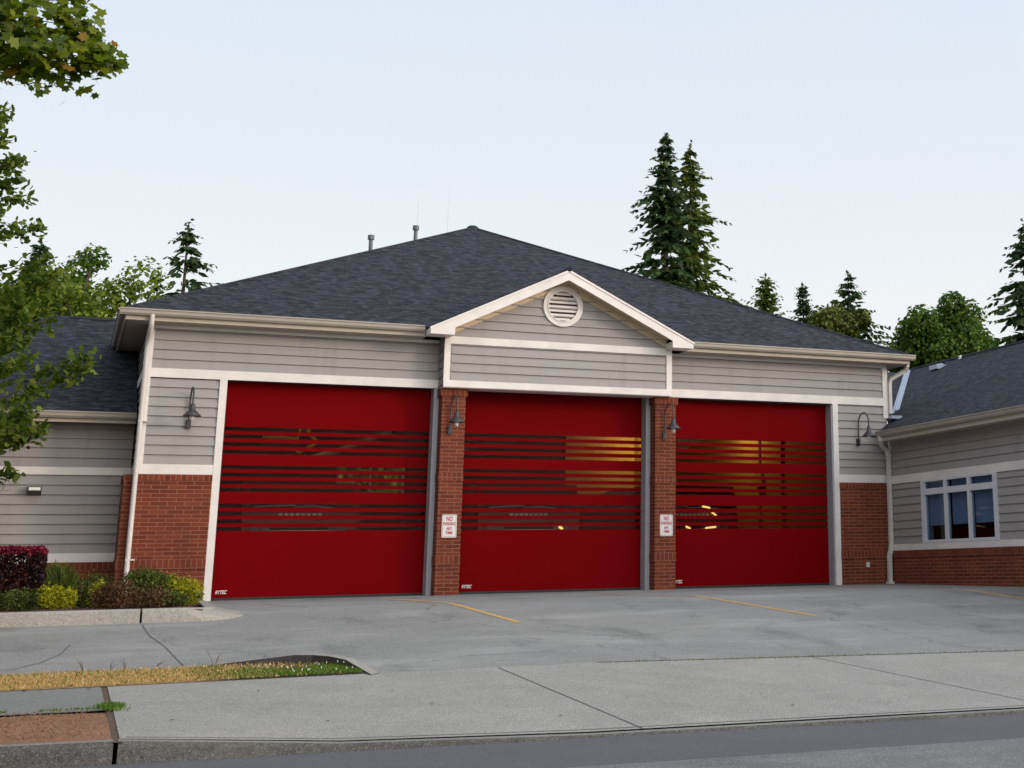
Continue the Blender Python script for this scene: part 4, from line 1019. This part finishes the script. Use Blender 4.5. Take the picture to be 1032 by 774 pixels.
# maple overhanging from outside the left edge
rnd.seed(41)
tb = Vector((-7.2,-15.9,zg(-7.2,-15.9))); o = empty('maple_tree', tb, 'street maple whose leafy branch hangs into the top left corner', 'tree')
tr = MB(); tr.tube([tb+Vector((0,0,-.2)), tb+Vector((0,0,2.5)), tb+Vector((.1,0,5.5)), tb+Vector((0,.1,9))], [.2,.17,.12,.03], 10)
mb = MB()
tips = []
for k in range(60):
    a = rnd.uniform(0, 6.283); z = rnd.uniform(5.6, 10.); L = interp(z, [5.6,7,9,10],[2.5,3.2,2.2,1.0])*rnd.uniform(.4,1.); tips.append(tb+Vector((math.cos(a)*L, math.sin(a)*L, z)))
vis = [(-2.60,-17.4,4.66,.07,26),(-2.68,-17.5,4.58,.08,30),(-2.78,-17.5,4.60,.10,44),(-2.78,-17.3,4.74,.09,32),(-2.80,-17.3,4.88,.07,20),(-2.95,-17.3,4.95,.10,40),(-2.85,-17.4,4.60,.17,70),(-3.05,-17.5,4.50,.17,90),(-2.85,-17.2,4.90,.13,38),
       (-2.95,-17.3,5.10,.14,40),(-3.3,-17.3,4.72,.22,180),(-3.4,-17.4,4.95,.2,110),(-3.35,-17.2,5.20,.16,50),(-3.75,-17.3,4.75,.3,170),(-3.8,-17.3,5.2,.3,130),(-4.2,-17.2,5.0,.4,120),(-3.1,-17.3,4.75,.14,60),
       (-3.05,-17.0,5.27,.10,18),(-4.8,-17.,5.2,.5,120),(-3.3,-17.4,4.50,.10,36)]
for (x,y,z,s_,n_) in vis:
    c = Vector((x-.06,y,z+.07)); 
    tr.tube([tb+Vector((0,0,5.2)), Vector((-5.0,-16.9,5.55)), Vector((-3.9,-17.2,5.0+.3*(z-4.7))), c], [.035,.022,.010,.003], 6)
    for i in range(int(n_*1.5)):
        p = c+Vector((rnd.gauss(0,s_*.7),rnd.gauss(0,s_*1.2),rnd.gauss(0,s_*.5))); leaf(mb, p, rnd.uniform(.06,.115), STAR, (Vector((0,-.6,.8))+rvec()*.9).normalized())
for c in tips:
    tr.tube([tb+Vector((0,0,max(3., c.z-tb.z-2.))), tb.lerp(c,.5)+Vector((0,0,(c.z-tb.z)*.3)), c], [.05,.03,.006], 5)
    for i in range(55):
        leaf(mb, c+Vector((rnd.gauss(0,.45),rnd.gauss(0,.45),rnd.gauss(0,.3))), rnd.uniform(.10,.17), STAR, (Vector((0,0,1))+rvec()*.8).normalized())
tr.build('trunk', M['bark'], o); mb.build('crown', M['maple'], o)

# ------------------------------------------------------------------ light
SUN_EL, SUN_AZ = R(13), R(48)      # azimuth from -Y towards +X
sd = Vector((math.sin(SUN_AZ)*math.cos(SUN_EL), -math.cos(SUN_AZ)*math.cos(SUN_EL), math.sin(SUN_EL)))
L = bpy.data.lights.new('sun', 'SUN'); L.energy = 1.1; L.angle = R(12); L.color = (1., .80, .62)
lo = bpy.data.objects.new('sun', L); col.objects.link(lo); lo.rotation_euler = sd.to_track_quat('Z', 'Y').to_euler()
W = bpy.data.worlds.new('World'); scn.world = W; W.use_nodes = True; nt = W.node_tree; nt.nodes.clear()
out = nt.nodes.new('ShaderNodeOutputWorld'); bg = nt.nodes.new('ShaderNodeBackground'); sky = nt.nodes.new('ShaderNodeTexSky')
sky.sky_type = 'NISHITA'; sky.sun_disc = False; sky.sun_elevation = SUN_EL; sky.sun_rotation = math.atan2(sd.x, sd.y); sky.dust_density = 2.
tc = nt.nodes.new('ShaderNodeTexCoord'); sx = nt.nodes.new('ShaderNodeSeparateXYZ'); nt.links.new(tc.outputs['Generated'], sx.inputs[0])
rp = nt.nodes.new('ShaderNodeValToRGB'); e = rp.color_ramp.elements
e[0].position = 0.; e[0].color = (.975,.97,.955,1); e[1].position = 1.; e[1].color = (.66,.75,.90,1)
for pp, cc in ((.17,(.935,.96,.975)), (.34,(.79,.88,.975)), (.5,(.70,.82,.96))):
    q = e.new(pp); q.color = (*cc, 1)
nt.links.new(sx.outputs[2], rp.inputs[0])
mp = nt.nodes.new('ShaderNodeMapping'); mp.inputs['Scale'].default_value = (1.2,1.2,4.5); nt.links.new(tc.outputs['Generated'], mp.inputs[0])
nz = nt.nodes.new('ShaderNodeTexNoise'); nz.inputs['Scale'].default_value = 2.2; nz.inputs['Detail'].default_value = 5; nt.links.new(mp.outputs[0], nz.inputs['Vector'])
cr = nt.nodes.new('ShaderNodeValToRGB'); cr.color_ramp.elements[0].position = .45; cr.color_ramp.elements[0].color = (0,0,0,1); cr.color_ramp.elements[1].position = .8; cr.color_ramp.elements[1].color = (.4,.4,.4,1)
nt.links.new(nz.outputs[0], cr.inputs[0])
mc = nt.nodes.new('ShaderNodeMix'); mc.data_type = 'RGBA'; nt.links.new(cr.outputs[0], mc.inputs[0]); nt.links.new(rp.outputs[0], mc.inputs[6]); mc.inputs[7].default_value = (.86,.89,.93,1)
sc = nt.nodes.new('ShaderNodeMix'); sc.data_type = 'RGBA'; sc.blend_type = 'MULTIPLY'; sc.inputs[0].default_value = 1.; nt.links.new(mc.outputs[2], sc.inputs[6]); sc.inputs[7].default_value = (10,10,10,1)
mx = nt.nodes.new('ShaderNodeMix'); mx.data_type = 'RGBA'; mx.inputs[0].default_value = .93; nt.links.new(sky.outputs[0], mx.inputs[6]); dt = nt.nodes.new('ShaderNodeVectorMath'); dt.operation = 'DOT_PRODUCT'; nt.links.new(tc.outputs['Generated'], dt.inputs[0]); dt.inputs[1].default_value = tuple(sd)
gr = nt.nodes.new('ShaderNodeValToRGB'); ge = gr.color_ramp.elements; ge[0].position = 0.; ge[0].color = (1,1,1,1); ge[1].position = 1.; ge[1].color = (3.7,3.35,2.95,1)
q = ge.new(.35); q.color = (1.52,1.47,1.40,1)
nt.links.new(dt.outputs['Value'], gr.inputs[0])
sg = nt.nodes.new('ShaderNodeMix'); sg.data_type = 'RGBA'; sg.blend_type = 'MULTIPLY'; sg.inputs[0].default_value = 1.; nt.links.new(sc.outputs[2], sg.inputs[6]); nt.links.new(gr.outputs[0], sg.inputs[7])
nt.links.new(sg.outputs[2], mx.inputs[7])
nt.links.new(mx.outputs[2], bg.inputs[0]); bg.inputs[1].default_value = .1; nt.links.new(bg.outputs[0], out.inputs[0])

# ------------------------------------------------------------------ camera
cam = bpy.data.cameras.new('camera'); co = bpy.data.objects.new('camera', cam); col.objects.link(co); scn.camera = co
yaw, pitch, roll = .481, .239, -.019
fw = Vector((math.sin(yaw)*math.cos(pitch), math.cos(yaw)*math.cos(pitch), math.sin(pitch)))
r0 = Vector((math.cos(yaw), -math.sin(yaw), 0)); u0 = r0.cross(fw)
rr = r0*math.cos(roll) + u0*math.sin(roll); uu = -r0*math.sin(roll) + u0*math.cos(roll)
m = Matrix((rr, uu, -fw)).transposed().to_4x4(); m.translation = Vector((-2.677,-29.952,.422)); co.matrix_world = m
cam.sensor_width = 36; cam.lens = 1400.853/1032*36; cam.shift_x = -286.833/1032; cam.shift_y = -156.423/1032
cam.clip_start = .1; cam.clip_end = 2000
scn.view_settings.view_transform = 'Standard'; scn.view_settings.look = 'None'; scn.view_settings.exposure = 0; scn.view_settings.gamma = 1
scn.render.resolution_x = 1024; scn.render.resolution_y = 768
for ob in bpy.data.objects:
    if '_w' in ob: del ob['_w']
